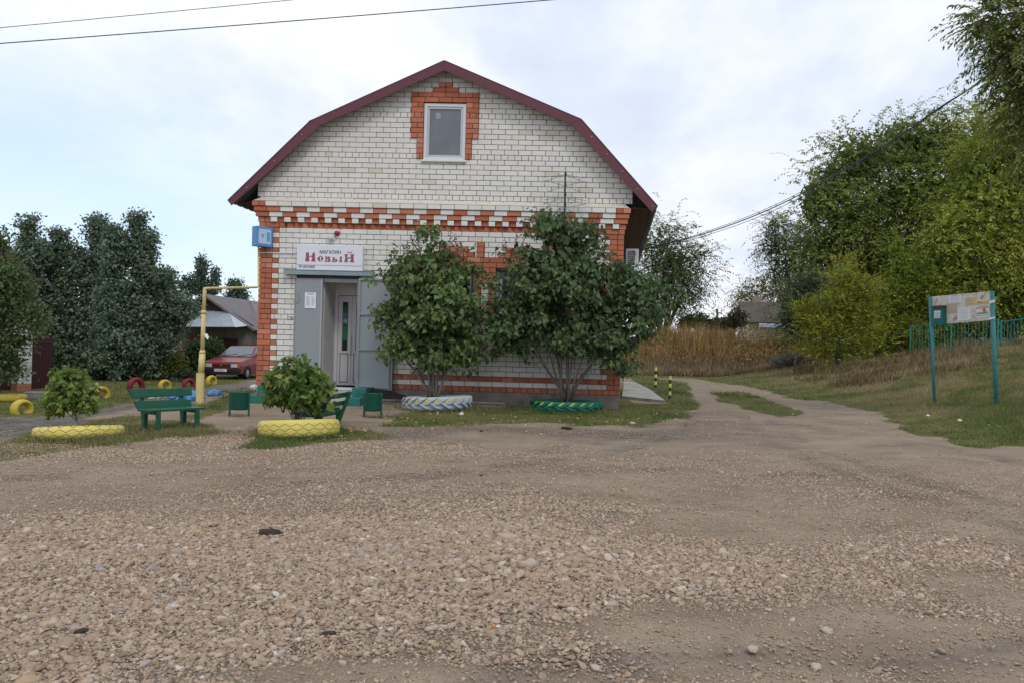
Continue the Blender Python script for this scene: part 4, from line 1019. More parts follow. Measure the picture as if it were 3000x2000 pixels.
def lug_tyre(u0, u1, vb, wd, label, mt, n, tilt):
    o, c, Ro = tyre_at(u0, u1, vb, wd, tilt, label, mt, PG, .0)
    for ch in list(o.children): bpy.data.objects.remove(ch)
    Rc = Ro - .045
    mb = MB(); mb.lathe(tyre_profile(Rc, Ro * .56, wd, .05), 56, None, True)
    mb.build('tyre', mt, o, smooth=True)
    mb = MB(); ys_ = MB()
    for k in range(n):
        for half in (0, 1):
            a0 = 2 * math.pi * (k + .5 * half) / n; da = 2 * math.pi / n * .95; z0, z1 = (wd * .04, wd * .55) if half else (wd * .47, wd * .97); sg = -1 if half else 1
            seg = 4
            for q in range(seg):
                vs = []
                for (tt, zz) in ((q / seg, 0), ((q + 1) / seg, 1)):
                    z_ = z0 + (z1 - z0) * tt; a = a0 + sg * da * (tt - .5) ; hw = .034 / Ro
                    for aa in (a - hw, a + hw):
                        for rr in (Rc - .01, Ro):
                            r2 = rr - (.02 if (half == 0 and tt > .8) or (half == 1 and tt < .2) else 0); vs.append((r2 * math.cos(aa), r2 * math.sin(aa), z_))
                mb.add(vs, [(0, 1, 3, 2), (4, 6, 7, 5), (0, 4, 5, 1), (2, 3, 7, 6), (1, 5, 7, 3), (0, 2, 6, 4)])
        a = 2 * math.pi * (k + .52) / n; h_ = .055 / Ro; vs = []
        for aa, z_ in ((a - h_ * .6 - .05, wd * .62), (a + h_ * .6 - .05, wd * .62), (a + h_ * .6 + .06, wd * .93), (a - h_ * .6 + .06, wd * .93)): vs.append(((Rc + .006) * math.cos(aa), (Rc + .006) * math.sin(aa), z_))
        ys_.add(vs, [(0, 1, 2, 3)])
    mb.build('tread_lugs', mt, o); props(ys_.build('painted_patch', M_yst, o), kind='stuff'); fill(o, Ro, wd * .7); return o, c, Ro
t3, c3, R3 = lug_tyre(1185, 1388, 1207, .235, 'whitewashed tractor tyre planter with yellow dabs under the left lilac', M_whp, 20, (R(-1), R(-2.5)))
t4, c4, R4 = lug_tyre(1566, 1768, 1198, .175, 'green and yellow tractor tyre planter under the right lilac', M_grt, 20, (0, 0))
# half buried car tyres
def half_tyre(u, v, wpx, rz, label, mt, group='half buried painted tyres'):
    c = GT(u, v); Ro = (wpx * c.y / F - .10) / 1.6; rz += R(30)
    o = empty('buried_tyre', (c.x, c.y + .1, T(c.x, c.y + .1)), rz, label, 'tyre', group)
    Mx = Matrix.Translation((0, .09, Ro * .42)) @ Matrix.Rotation(R(90), 4, 'X')
    mb = MB(); mb.lathe(tyre_profile(Ro, Ro * .55, .17, .05), 36, Mx, True); mb.build('tyre', mt, o, smooth=True)
    mb = MB(); mb.lathe([(Ro * .6, .02), (Ro * .9, .05), (Ro * .9, .12), (Ro * .6, .15), (Ro * .565, .15), (Ro * .565, .02)], 30, Mx, True); mb.build('inner_lining', M_rub, o, smooth=True); return o
half_tyre(51, 1213, 66, R(38), 'yellow tyre half buried upright in the grass at far left', M_yel2)
half_tyre(291, 1166, 51, R(38), 'yellow half buried tyre in the grass right of the small shrub', M_yel2)
half_tyre(393, 1142, 53, R(40), 'largest dark red half buried tyre behind the left bench', M_redt)
half_tyre(478, 1138, 40, R(35), 'yellow half buried tyre between the two red tyres', M_yel2)
half_tyre(548, 1134, 39, R(30), 'dark red half buried tyre just left of the yellow gas pipe', M_redt)
half_tyre(616, 1124, 37, R(42), 'faded yellow half buried tyre in front of the red car', M_yel2)
c = GT(8, 1176); ft = planter_tyre((c.x, c.y + .3, T(c.x, c.y + .3)), .31, .17, (0, 0), 'yellow tyre lying flat at the left edge beside the fence', M_yel2, None); ft['category'] = 'tyre'; ft.name = 'flat_tyre'

# ------------------------------------------------------------------ benches
def bench(name, o, L, label, sh=.27, bk_h=.55, sd=.30, lean=.10):
    """o: Empty at back-left foot; x along the bench, -y to the front"""
    for (x_, y_, h) in ((.12, 0, sh), (L - .12, 0, sh), (.12, -sd + .03, sh), (L - .12, -sd + .03, sh)):
        mb = MB(); mb.bar((x_, y_ + (.0 if y_ else .015), -.12), (x_, y_, h - .001), .05, .05); mb.build('leg', M_bench, o, bevel=.004)
    for k in range(2):
        mb = MB(); mb.box((0, -.155 - k * .15 + .0, sh), (L, -.012 - k * .15, sh + .032)); mb.build('seat_plank', M_bench, o, bevel=.005)
    mb = MB(); mb.box((.09, -.28, sh - .04), (.14, -.03, sh - .002)); mb.build('seat_rail', M_bench, o); mb = MB(); mb.box((L - .14, -.28, sh - .04), (L - .09, -.03, sh - .002)); mb.build('seat_rail', M_bench, o)
    for x_ in (.12, L - .12):
        mb = MB(); mb.bar((x_, .02, .05), (x_, .02 + lean, bk_h), .045, .045); mb.build('back_post', M_bench, o, bevel=.004)
    def yb(z): return .02 + lean * (z - .05) / (bk_h - .05)
    bars = ((bk_h - .125, bk_h, -.06), (bk_h - .28, bk_h - .16, .0)) if name == 'a' else ((bk_h - .09, bk_h - .01, .0), (bk_h - .21, bk_h - .14, .0), (bk_h - .34, bk_h - .27, -.0))
    for z0, z1, ex in bars:
        mb = MB(); M_ = Matrix.Rotation(math.atan2(lean, bk_h - .05) * -1, 4, 'X'); M2 = Matrix.Translation((0, yb((z0 + z1) / 2) - .028, (z0 + z1) / 2)) @ M_
        mb.prism([(ex - .02, (z1 - z0) / 2), (L - ex * .4, (z1 - z0) / 2 - .01), (L - ex * .4, -(z1 - z0) / 2 + .01), (ex + .03, -(z1 - z0) / 2)], -.024, -.0, M=M2); mb.build('back_board', M_bench, o, bevel=.004)
bl, br_, fl = GT(429, 1259), GT(527, 1249), GT(478, 1273)
ax_ = (br_ - bl); ax_.z = 0; Lb = ax_.length; ang = math.atan2(ax_.y, ax_.x)
print('bench1', bl, br_, fl, Lb, math.degrees(ang))
b1 = empty('park_bench', bl, ang, 'green wooden bench with two back boards standing in grass behind the left yellow tyre', 'bench', 'green wooden benches')
b1.location = bl - Vector((math.cos(ang), math.sin(ang), 0)) * .14; b1.location.z = T(bl.x, bl.y) + .0
bench('a', b1, Lb + .32, '', sh=.27, bk_h=.56, sd=.33)
nb, fb = GT(925, 1264), GT(990, 1241)
ax_ = nb - fb; ax_.z = 0; ang = math.atan2(ax_.y, ax_.x); print('bench2', nb, fb, ax_.length, math.degrees(ang))
b2 = empty('park_bench', fb - ax_.normalized() * .1, ang, 'green slatted bench seen from behind between the yellow tyre planter and the steps', 'bench', 'green wooden benches')
b2.location.z = T(fb.x, fb.y)
bench('b', b2, ax_.length + .22, '', sh=.22, bk_h=.50, lean=.16)

# ------------------------------------------------------------------ litter bins
def bin_(u0, u1, vt, vb, rz, label):
    c = GT((u0 + u1) / 2, vb); s = c.y / F; w_ = (u1 - u0) * s; h = (vb - vt) * s
    o = empty('litter_bin', c, rz, label, 'litter bin', 'green litter bins on posts')
    r = w_ / 2 - .02
    for sg in (-1, 1):
        mb = MB(); mb.bar((sg * (r + .014), 0, -.1), (sg * (r + .014), 0, h + .01), .016, .028); mb.build('post', M_bin, o)
    mb = MB(); z0, z1 = h * .27, h * .98; mb.lathe([(0, z0), (r * .92, z0), (r, z0 + .02), (r, z1), (r + .004, z1 + .006), (r - .012, z1), (r - .012, z0 + .03), (0, z0 + .03)], 28); mb.build('drum', M_bin, o, smooth=True)
    for sg in (-1, 1):
        mb = MB(); mb.tube([(sg * (r - .01), 0, h * .75), (sg * (r + .03), 0, h * .75)], .008, 6); mb.build('pivot_bolt', M_wire, o)
    return o
bin_(673, 728, 1148, 1219, R(10), 'green drum litter bin at the left corner of the shop')
bin_(1065, 1118, 1150, 1222, R(-4), 'green drum litter bin right of the entrance steps')

# ------------------------------------------------------------------ gas pipe
pb = GT(586, 1188); Yp = pb.y
gp_ = empty('gas_pipe', pb, 0, 'yellow painted gas pipe rising from a thick sleeve and crossing to the shop corner', 'gas pipe')
s = Yp / F
def lp(u, v, Y): return at(u, v, Y) - pb
mb = MB(); mb.tube([(0, 0, -.1), lp(587, 1092, Yp)], 11.3 * s, 20); mb.build('sleeve', M_pipe, gp_, smooth=False)
cn = at(757, 842, 15.35) - pb; wt = at(757.5, 700, 15.35) - pb
mb = MB()
a0 = lp(589, 1095, Yp); a1 = lp(593, 1030, Yp); a2 = lp(597, 915, Yp); a3 = lp(599.5, 852, Yp)
mb.tube([a0, a1], 8.5 * s, 14); mb.tube([a1 + Vector((0, 0, -.02)), a1 + Vector((0, 0, .03))], [9.5 * s, 6.5 * s], 14)
mb.tube([a1, a2], 6 * s, 14); mb.tube([a2 - Vector((0, 0, .03)), a2 + Vector((0, 0, .03))], 7 * s, 14)
h1 = lp(604, 845, Yp); mb.tube([a2, a3, lp(600.5, 846.5, Yp), h1], [5.3 * s, 5.0 * s, 4.6 * s, 4 * s], 14)
e_ = cn - h1; mb.tube([h1, h1.lerp(cn, .97), cn + Vector((0, 0, .02)), wt, at(759.5, 735, 15.35) - pb + Vector((0, 0, .3))], [3.6 * s, 3.4 * s, 3.0 * s, 2.8 * s, 2.8 * s], 12)
mb.build('pipe', M_pipe, gp_, smooth=True)
pn = lp(604, 985, Yp); tag_ = empty('torn_leaflet', at(602, 985, Yp - .08), R(20), 'torn white leaflet stuck on the yellow gas pipe', 'leaflet')
mb = MB(); mb.add([(-.02, 0, .05), (.03, .01, .04), (.055, 0, -.02), (.035, -.01, -.06), (0, .01, -.02), (-.01, -.004, .0), (-.02, .004, -.05 + .06)], [(0, 1, 2, 3, 4, 5)]); mb.add([(-.02, .004, .05), (.03, .014, .04), (.055, .004, -.02), (.035, -.006, -.06), (0, .014, -.02)], [(4, 3, 2, 1, 0)]); mb.build('paper', M_paper, tag_)

# ------------------------------------------------------------------ bollards
def bollard(u, vt, vb, label):
    c = GT(u, vb); h = (vb - vt) * c.y / F; r = 4.0 * c.y / F
    o = empty('striped_bollard', c, 0, label, 'bollard', 'striped bollards beside the walkway'); n = 6
    for par, nm, mt in ((0, 'yellow_band', M_yst), (1, 'green_band', mat('dark_green_band', (.01, .05, .035), .6))):
        for k in range(n):
            if k % 2 != par: continue
            mb = MB(); z1 = h * (1 - k / n); z0 = h * (1 - (k + 1) / n) - (.1 if k == n - 1 else 0); mb.tube([(0, 0, z0 + .0005), (0, 0, z1)], r, 12); mb.build(nm, mt, o)
    return o
bollard(1920, 1075, 1136, 'farther yellow and green striped bollard in the grass right of the shop')
bollard(1962, 1100, 1167, 'nearer yellow and green striped bollard beside the dirt track')

# ------------------------------------------------------------------ notice board
pL, pR = GT(2740, 1178), GT(2921, 1181); tL = at(2725, 870, pL.y + .0); tR = at(2906, 853, pR.y)
nb_ = empty('notice_board', (pL + pR) / 2, 0, 'leaning notice board of flaking white sheet on two teal posts on the grass bank', 'notice board')
o_ = nb_.location.copy()
mb = MB(); mb.tube([pL - o_ - Vector((0, 0, .2)), tL - o_], 4.6 * pL.y / F, 12); mb.build('post', M_teal, nb_, smooth=True)
mb = MB(); mb.tube([pR - o_ - Vector((0, 0, .2)), tR - o_], 6.3 * pR.y / F, 12); mb.build('post', M_teal, nb_, smooth=True)
def bp(s_, t_, off=0):      # s along the board 0..1, t 0..1 up
    A = at(2729, 944 + 8, pL.y); B = at(2729, 869.5, pL.y); C_ = at(2904, 938, pR.y); D = at(2903, 853.5, pR.y)
    p = A.lerp(B, t_).lerp(C_.lerp(D, t_), s_); n = (C_ - A).cross(B - A).normalized(); n = n if n.y < 0 else -n
    return p + n * off - o_
def bquad(nm, poly, off, mt, par=None, th=.004):
    vs = [bp(a, b, off) for a, b in poly] + [bp(a, b, off - th) for a, b in poly]; n = len(poly)
    mb = MB(); mb.add(vs, [tuple(range(n)), tuple(reversed(range(n, 2 * n)))] + [(i, i + n, (i + 1) % n + n, (i + 1) % n) for i in range(n)]); return mb.build(nm, mt, par or nb_)
M_flake = mat('flaking_white_board', (.60, .58, .53), .8, .1, 8, .3, 40, stain=(.30, .15, .07), stain_scale=7, stain_lo=.52)
board_ = bquad('board', [(0, 0), (1, 0), (1, 1), (0, 1)], .0, M_flake, th=.02)
M_yp = mat('yellow_print', (.62, .42, .04), .7); M_bp = mat('blue_grey_print', (.28, .36, .38), .7); M_ap = mat('aged_plywood', (.45, .38, .27), .85, .2, 12, vs=(8, 8, 1)); M_cp = mat('cream_paper', (.62, .47, .27), .85, .15, 6)
bquad('blank_sheet', [(.26, .36), (.45, .35), (.45, .68), (.26, .68)], .008, M_ap)
def paper(poly, mt=M_paper, lines=0):
    bquad('paper', poly, .008, mt)
    if lines:
        (x0, y0_), (x1, y1_) = poly[0], poly[2]
        for k in range(lines):
            y = y0_ + (y1_ - y0_) * (.88 - .72 * k / max(1, lines - 1)); bquad('printed_line', [(x0 + .02, y), (x1 - .025 - .02 * (k % 2), y), (x1 - .025 - .02 * (k % 2), y + .012), (x0 + .02, y + .012)], .010, M_bp, th=.001)
paper([(.32, .72), (.53, .71), (.53, .97), (.31, .95)], lines=5); paper([(.47, .06), (.68, .08), (.68, .50), (.47, .50)], lines=6); paper([(.585, .58), (.76, .60), (.78, .84), (.585, .84)], M_cp, 4)
pst = [(.765, .10), (.98, .14), (.98, .72), (.765, .70)]
bquad('poster', pst, .008, mat('white_poster', (.66, .66, .68), .7))
def strip(y0_, y1_, mt, a=.77, b=.975): bquad('poster_band', [(a, y0_), (b, y0_ + .015), (b, y1_ + .015), (a, y1_)], .0105, mt, th=.001)
strip(.60, .68, M_yp); strip(.565, .59, M_bp); strip(.50, .525, M_bp, .79, .96); strip(.44, .475, M_yp); strip(.425, .437, mat('red_line', (.5, .08, .05), .7)); strip(.23, .29, mat('green_print', (.15, .30, .18), .7), .78, .96); strip(.175, .20, M_bp)
px_, pz_ = .90, .36; bquad('red_dot', [(px_ + .028 * math.cos(t * math.pi / 6), pz_ + .065 * math.sin(t * math.pi / 6)) for t in range(12)], .0105, mat('orange_red_print', (.62, .13, .06), .7), th=.001)
p0 = bp(.80, .617, .0125); tt = text('РАБОТА', .042, M_ink, nb_, p0, rot=(R(90), R(-1), math.atan2((pR - pL).y, (pR - pL).x)), ex=.0005)
tp = MB()
for v_ in (882, 930):
    a = at(2898, v_ + 4, pR.y - .06) - o_; b = at(2915, v_, pR.y - .09) - o_; tp.bar(a, b, .004, .05 if v_ == 882 else .03)
tp.build('tape', M_paper, nb_)
# mailbox on left post
mbx = empty('mail_box', at(2730, 952, pL.y - .16), math.atan2((pR - pL).y, (pR - pL).x), 'teal mail box with brown lid fixed to the left notice board post', 'mail box')
s = pL.y / F; mw, mh = 40 * s, 47 * s
mb = MB(); mb.box((0, 0, 0), (mw, .13, mh)); mb.build('box_body', mat('mail_box_teal', (.015, .15, .135), .5, .1, 6), mbx, bevel=.006)
mb = MB(); mb.prism([(0, mh + .002), (mw + .005, mh + .002), (mw + .0, mh + .055), (.0, mh + .055)], -.012, .13); mb.build('lid', mat('rusty_brown_lid', (.12, .04, .03), .7, .2, 10), mbx, bevel=.004)
mb = MB(); mb.box((mw * .2, -.006, mh * .40), (mw * .78, -.001, mh * .84)); lab = mb.build('label_plate', M_paper, mbx)
mb = MB()
for k in range(6): mb.box((mw * .22, -.008, mh * (.45 + .06 * k)), (mw * (.52 if 0 < k < 4 else .76), -.0065, mh * (.465 + .06 * k)))
mb.build('printed_line', M_ink, lab)
mb = MB(); Mr = Matrix.Translation((mw * .63, -.007, mh * .57)) @ Matrix.Rotation(R(90), 4, 'X'); mb.lathe([(.025, 0), (.03, 0), (.03, .002), (.025, .002)], 16, Mr, True); mb.build('printed_ring', M_ink, lab)
for k in range(4):
    mb = MB()
    for q in range(2): mb.lathe([(0, 0), (.008, 0), (.008, .003), (0, .003)], 8, Matrix.Translation((mw * (.25 + .16 * k + .07 * q), -.001, mh * (.19 - .06 * q))) @ Matrix.Rotation(R(90), 4, 'X'))
    mb.build('slot_hole', M_wire, mbx)

# ------------------------------------------------------------------ teal fence on the bank
def pfence(pts, hs, label, n_bar, name='picket_fence', mt=M_tealf, post_r=.03, bar_r=.007, group=None):
    o = empty(name, pts[0], 0, label, 'fence', group); b0 = Vector(pts[0])
    for i, (p, h) in enumerate(zip(pts, hs)):
        mb = MB(); mb.bar(Vector(p) - b0 - Vector((0, 0, .15)), Vector(p) - b0 + Vector((0, 0, h)), post_r * 1.6, post_r * 1.6); mb.build('post', mt, o)
    for i in range(len(pts) - 1):
        a, b = Vector(pts[i]) - b0, Vector(pts[i + 1]) - b0; ha, hb = hs[i], hs[i + 1]
        mb = MB(); d = (b - a).normalized() * .03
        mb.bar(a + d + Vector((0, 0, ha - .03)), b - d + Vector((0, 0, hb - .03)), .03, .035); mb.bar(a + d + Vector((0, 0, .10)), b - d + Vector((0, 0, .10)), .025, .025)
        for k in range(1, n_bar):
            t = k / n_bar; p = a.lerp(b, t); mb.bar(p + Vector((0, 0, .10)), p + Vector((0, 0, ha * (1 - t) + hb * t - .03)), bar_r * 2, bar_r * 2)
        mb.build('rail_section', mt, o)
    return o
def fp_(u, v, Y): p = at(u, v, Y); return (p.x, p.y, T(p.x, p.y))
def hgt(u, vt, Y): p = at(u, vt, Y); return p.z - T(p.x, p.y)
FY = [(2693, 950, 31.5), (2812, 940, 29.6), (2949, 929, 27.8)]
pfence([fp_(u, 0, Y) for u, v, Y in FY], [hgt(u, v, Y) for u, v, Y in FY], 'teal metal picket fence section behind the notice board', 13, group='teal picket fence sections on the bank')
FY = [(2958, 936, 27.6), (3090, 922, 26)]
pfence([fp_(u, 0, Y) for u, v, Y in FY], [hgt(u, v, Y) for u, v, Y in FY], 'teal metal picket fence section at the right edge of the view', 13, group='teal picket fence sections on the bank')
FY = [(2700, 962, 38), (2820, 955, 36), (2960, 952, 34), (3100, 948, 32)]
pfence([fp_(u, 0, Y) for u, v, Y in FY], [hgt(u, v, Y) for u, v, Y in FY], 'farther row of teal metal pickets seen through the front fence', 16, group='teal picket fence sections on the bank')

# ------------------------------------------------------------------ cables
def cable(pts, r, label, name='overhead_cable', group=None, n=24, sag=0):
    b0 = Vector(pts[0]); o = None; P = [Vector(p) for p in pts]; mb = MB(); out_ = []
    for i in range(len(P) - 1):
        for k in range(n):
            t = k / n; out_.append(P[i].lerp(P[i + 1], t) - Vector((0, 0, sag * 4 * t * (1 - t))) - b0)
    out_.append(P[-1] - b0); mb.tube(out_, r, 5); o = mb.build(name, M_wire, None, loc=b0)
    return props(o, label, 'cable', group)
cable([at(-500, 165, 11), at(3400, -160, 13.2)], .0075, 'lower of two black wires crossing the sky at upper left', group='wires across the upper sky', sag=.06)
cable([at(-500, 128, 14), at(2400, -160, 18)], .0065, 'upper thinner wire crossing the top left corner of the sky', group='wires across the upper sky', sag=.05)
E0 = at(1835, 742, 17.5); E1 = at(3300, -90, 14.5)
mids = [(1835, 742), (2049, 690), (2285, 600), (2570, 443), (2760, 312), (2902, 212), (3300, -140)]
for j, (dz, rr, lab) in enumerate(((0, .012, 'thick black twisted cable sloping from the shop eave up into the right trees'), (9, .006, 'thin slack cable hanging just below the twisted cable'), (-6, .006, 'thin cable running just above the twisted cable'))):
    pts = []
    for i, (u, v) in enumerate(mids): q = i / 6; Y = 17.5 - 3 * q; pts.append(at(u, v + dz * math.sin(math.pi * min(1, i / 4.5)), Y))
    # smooth through the points
    sm_ = []
    for i in range(len(pts) - 1):
        p0_ = pts[max(i - 1, 0)]; p1_ = pts[i]; p2_ = pts[i + 1]; p3_ = pts[min(i + 2, len(pts) - 1)]
        for k in range(8):
            t = k / 8; sm_.append(.5 * ((2 * p1_) + (p2_ - p0_) * t + (2 * p0_ - 5 * p1_ + 4 * p2_ - p3_) * t * t + (3 * p1_ - p0_ - 3 * p2_ + p3_) * t ** 3))
    sm_.append(pts[-1]); cable(sm_, rr, lab, n=1, group='cables to the shop')

# ------------------------------------------------------------------ antenna in front of the wall
ab = GT(1648, 1182); Ya = 15.0; ab = Vector((at(1648, 1182, Ya).x, Ya, T(at(1648, 1182, Ya).x, Ya)))
an = empty('tv_antenna', ab, 0, 'grey grid television antenna on a dark mast rising above the right lilac', 'antenna')
tpz = at(1656, 505, Ya) - ab
mb = MB(); mb.tube([tpz * .5, tpz * .75, tpz], [.022, .02, .014], 8); mb.build('mast', M_wire, an)
mb = MB(); hh = .9; c = tpz - Vector((0, .04, 0))
for k in range(5):
    z = c.z - .04 - k * .19; x_ = c.x * (z / c.z)
    mb.box((x_ - .012, -.06, z - .035), (x_ + .028, -.0, z + .02))
mb.build('dipole_block', M_wire, an)
for k in range(4):
    z = c.z - .06 - k * .21; x_ = c.x * (z / c.z)
    mb = MB()
    for sg in (-1, 1): mb.tube([(x_, -.05, z), (x_ + sg * .40, -.05, z + .10 * (1 if k % 2 else -.6))], .005, 4); mb.tube([(x_, -.05, z), (x_ + sg * .36, -.05, z - .13)], .005, 4)
    mb.build('whisker', M_steel, an)
mb = MB()
for k in range(9): x_ = -.42 + k * .105; mb.tube([(c.x + x_, .02, c.z + .02), (c.x + x_ - .03, .02, c.z - .80)], .003, 3)
for k in range(6): z = c.z - k * .155; mb.tube([(c.x - .43, .02, z), (c.x + .43, .02, z - .0)], .0022, 3)
mb.build('reflector_grid', M_steel, an)
mb = MB(); mb.bar(tpz * .6, tpz * .6 + Vector((0, .25, 0)), .03, .03); mb.build('wall_bracket', M_wire, an)

# ------------------------------------------------------------------ shrubs in the planters
def shrub_at(name, base, label, cat, group=None): return empty(name, base, 0, label, cat, group)
b = Vector((c1.x, c1.y, c1.z + .1)); Yb = c1.y
sh1 = shrub_at('young_shrub', b, 'small light green shrub in the far left yellow tyre', 'shrub', 'small shrubs in yellow tyres')
C_ = clump_crown('foliage', sh1, [Ell(198, 1112, 46, 42, Yb), Ell(175, 1165, 42, 42, Yb), Ell(232, 1155, 40, 45, Yb), Ell(152, 1190, 18, 26, Yb), Ell(255, 1185, 22, 22, Yb)], 300, 5, .03, .066, .056, (.165, .235, .055), 21, (.30, .27, .06), .07, 'heart', .2, .08, .9)
limbs(sh1, b, [at(190, 1150, Yb), at(215, 1120, Yb), at(170, 1190, Yb), at(240, 1190, Yb)], .014, 'stem', M_barkl, 1, .06, 2, .3)
b = Vector((c2.x, c2.y, c2.z + .12)); Yb = c2.y
sh2 = shrub_at('young_shrub', b, 'bushier green shrub with heart shaped leaves in the yellow tyre by the steps', 'shrub', 'small shrubs in yellow tyres')
clump_crown('foliage', sh2, [Ell(870, 1100, 75, 55, Yb), Ell(830, 1145, 55, 55, Yb), Ell(910, 1140, 62, 60, Yb), Ell(870, 1158, 62, 30, Yb), Ell(805, 1110, 26, 28, Yb), Ell(948, 1145, 28, 24, Yb)], 390, 5, .045, .088, .070, (.125, .20, .05), 22, (.24, .25, .06), .05, 'heart', .2, .08, .9)
limbs(sh2, b, [at(820, 1150, Yb), at(860, 1140, Yb), at(880, 1130, Yb), at(900, 1160, Yb), at(930, 1150, Yb), at(845, 1180, Yb), at(890, 1185, Yb)], .012, 'stem', M_barkl, 0, .05, 3)
b = Vector((c3.x - .1, c3.y + .02, c3.z + .15)); Yb = min(c3.y + .25, 14.5)
li1 = shrub_at('lilac_bush', b, 'rounded dark green lilac bush in the whitewashed tractor tyre', 'lilac bush', 'lilac bushes by the shop wall')
E1_ = [Ell(1250, 775, 122, 85, Yb, .55), Ell(1210, 850, 105, 95, Yb, .6), Ell(1310, 850, 120, 110, Yb, .6), Ell(1215, 945, 105, 85, Yb, .6), Ell(1295, 960, 90, 90, Yb, .55), Ell(1255, 1030, 85, 60, Yb, .5), Ell(1375, 930, 45, 70, Yb, .35), Ell(1180, 1010, 50, 45, Yb, .4), Ell(1130, 925, 22, 40, Yb, .2), Ell(1350, 1060, 22, 35, Yb, .2)]
clump_crown('foliage', li1, E1_, 1150, 8, .06, .085, .066, (.125, .185, .078), 31, (.19, .25, .07), .3, 'heart', .35, .14, 1.0, core=700, coreL=1.8, boughs=150, rb_=.13)
spray_crown('shoot_leaves', li1, [Ell(1250, 720, 95, 22, Yb, .4), Ell(1340, 740, 40, 20, Yb, .3), Ell(1170, 775, 30, 22, Yb, .3)], 40, 7, .26, .05, .032, (.055, .065, .03), 33, (.10, .05, .03), .35, .2, .1, .1, 1.6, twigs=True)
limbs(li1, b, [at(1150, 1000, Yb), at(1190, 940, Yb), at(1230, 850, Yb), at(1262, 900, Yb), at(1290, 860, Yb), at(1320, 930, Yb), at(1350, 990, Yb), at(1275, 780, Yb), at(1215, 800, Yb)], .032, 'stem', M_barkl, 0, .06, 5)
b = Vector((c4.x, c4.y + .02, c4.z + .13)); Yb = 14.42; print('c3,c4', c3, c4, R3, R4)
li2 = shrub_at('lilac_bush', b, 'largest spreading dark green lilac bush in the green tractor tyre', 'lilac bush', 'lilac bushes by the shop wall')
E2_ = [Ell(1650, 725, 105, 80, Yb, .5), Ell(1600, 800, 130, 95, Yb, .6), Ell(1690, 810, 115, 100, Yb, .6), Ell(1552, 890, 100, 85, Yb, .6), Ell(1660, 900, 130, 80, Yb, .65), Ell(1760, 860, 110, 95, Yb, .6), Ell(1855, 870, 88, 78, Yb, .5), Ell(1870, 930, 70, 65, Yb, .5), Ell(1780, 970, 90, 70, Yb, .5), Ell(1660, 985, 75, 45, Yb, .45), Ell(1500, 950, 80, 60, Yb, .45), Ell(1480, 985, 40, 30, Yb, .3), Ell(1620, 670, 45, 40, Yb, .3), Ell(1690, 670, 50, 38, Yb, .3), Ell(1800, 1040, 45, 45, Yb, .35), Ell(1855, 828, 45, 38, Yb, .3)]
clump_crown('foliage', li2, E2_, 1900, 8, .065, .085, .066, (.10, .15, .07), 41, (.135, .20, .068), .28, 'heart', .35, .14, 1.0, core=1150, coreL=1.8, boughs=230, rb_=.13)
spray_crown('shoot_leaves', li2, [Ell(1590, 680, 60, 30, Yb, .4), Ell(1690, 650, 60, 22, Yb, .3), Ell(1500, 735, 30, 25, Yb, .3)], 26, 7, .22, .055, .036, (.045, .06, .028), 43, (.09, .05, .03), .3, .2, .1, .1, 1.6, twigs=True)
clump_crown('russet_leaves', li2, [Ell(1600, 790, 120, 90, Yb - .1, .6), Ell(1700, 860, 130, 90, Yb - .1, .6), Ell(1560, 760, 60, 50, Yb, .5)], 34, 5, .05, .07, .045, (.15, .095, .055), 45, (.26, .12, .05), .3, 'heart', .7, .1, 1.0)
clump_crown('russet_leaves', li1, [Ell(1290, 740, 110, 45, c3.y, .6), Ell(1200, 800, 60, 40, c3.y, .5)], 24, 5, .05, .065, .04, (.16, .11, .06), 46, (.26, .12, .05), .3, 'heart', .7, .1, 1.0)
limbs(li2, b, [at(1540, 1000, Yb), at(1500, 930, Yb), at(1570, 880, Yb), at(1620, 850, Yb), at(1660, 900, Yb), at(1700, 870, Yb), at(1745, 930, Yb), at(1820, 930, Yb), at(1790, 1000, Yb), at(1640, 780, Yb), at(1590, 960, Yb)], .036, 'stem', M_barkl, 0, .07, 6)

# ------------------------------------------------------------------ trees
def tree_root(u, Y, name, label, cat, group=None, z=None):
    x_ = (u - UC) / F * Y; return empty(name, (x_, Y, T(x_, Y) if z is None else z), 0, label, cat, group)
GL = 'dark broadleaf trees behind the left fence'
PO = [  # base u, Y, ellipsoids, label
 (60, 29, [(82, 690, 22, 60), (78, 780, 42, 90), (70, 880, 62, 110), (75, 1000, 75, 100), (112, 740, 20, 40), (40, 830, 40, 60)], 'leftmost tall spired dark tree behind the brick gate pillar'),
 (165, 30, [(176, 705, 16, 42), (172, 790, 38, 75), (165, 890, 60, 100), (170, 1010, 75, 95), (215, 790, 20, 60), (140, 760, 20, 45)], 'dark tree with one thin spire, second from the left'),
 (262, 30.5, [(283, 660, 18, 48), (290, 740, 35, 70), (262, 790, 35, 60), (270, 880, 65, 100), (265, 1010, 80, 95), (228, 760, 18, 60)], 'dark tree with a leaning pointed top behind the small shrub'),
 (335, 29.5, [(337, 700, 19, 46), (335, 790, 32, 80), (335, 890, 60, 90), (340, 1010, 75, 90)], 'narrow dark tree between the two tallest spires'),
 (412, 30, [(403, 655, 15, 50), (402, 740, 28, 70), (434, 705, 18, 48), (430, 790, 40, 80), (372, 735, 16, 45), (410, 890, 65, 100), (400, 1010, 75, 90)], 'tallest spired dark tree right of the bench'),
 (490, 31, [(478, 812, 32, 42), (490, 870, 50, 60), (515, 905, 55, 45), (480, 960, 55, 70), (455, 1030, 55, 65), (535, 905, 38, 30)], 'lower spreading dark tree beside the grey roofed house')]
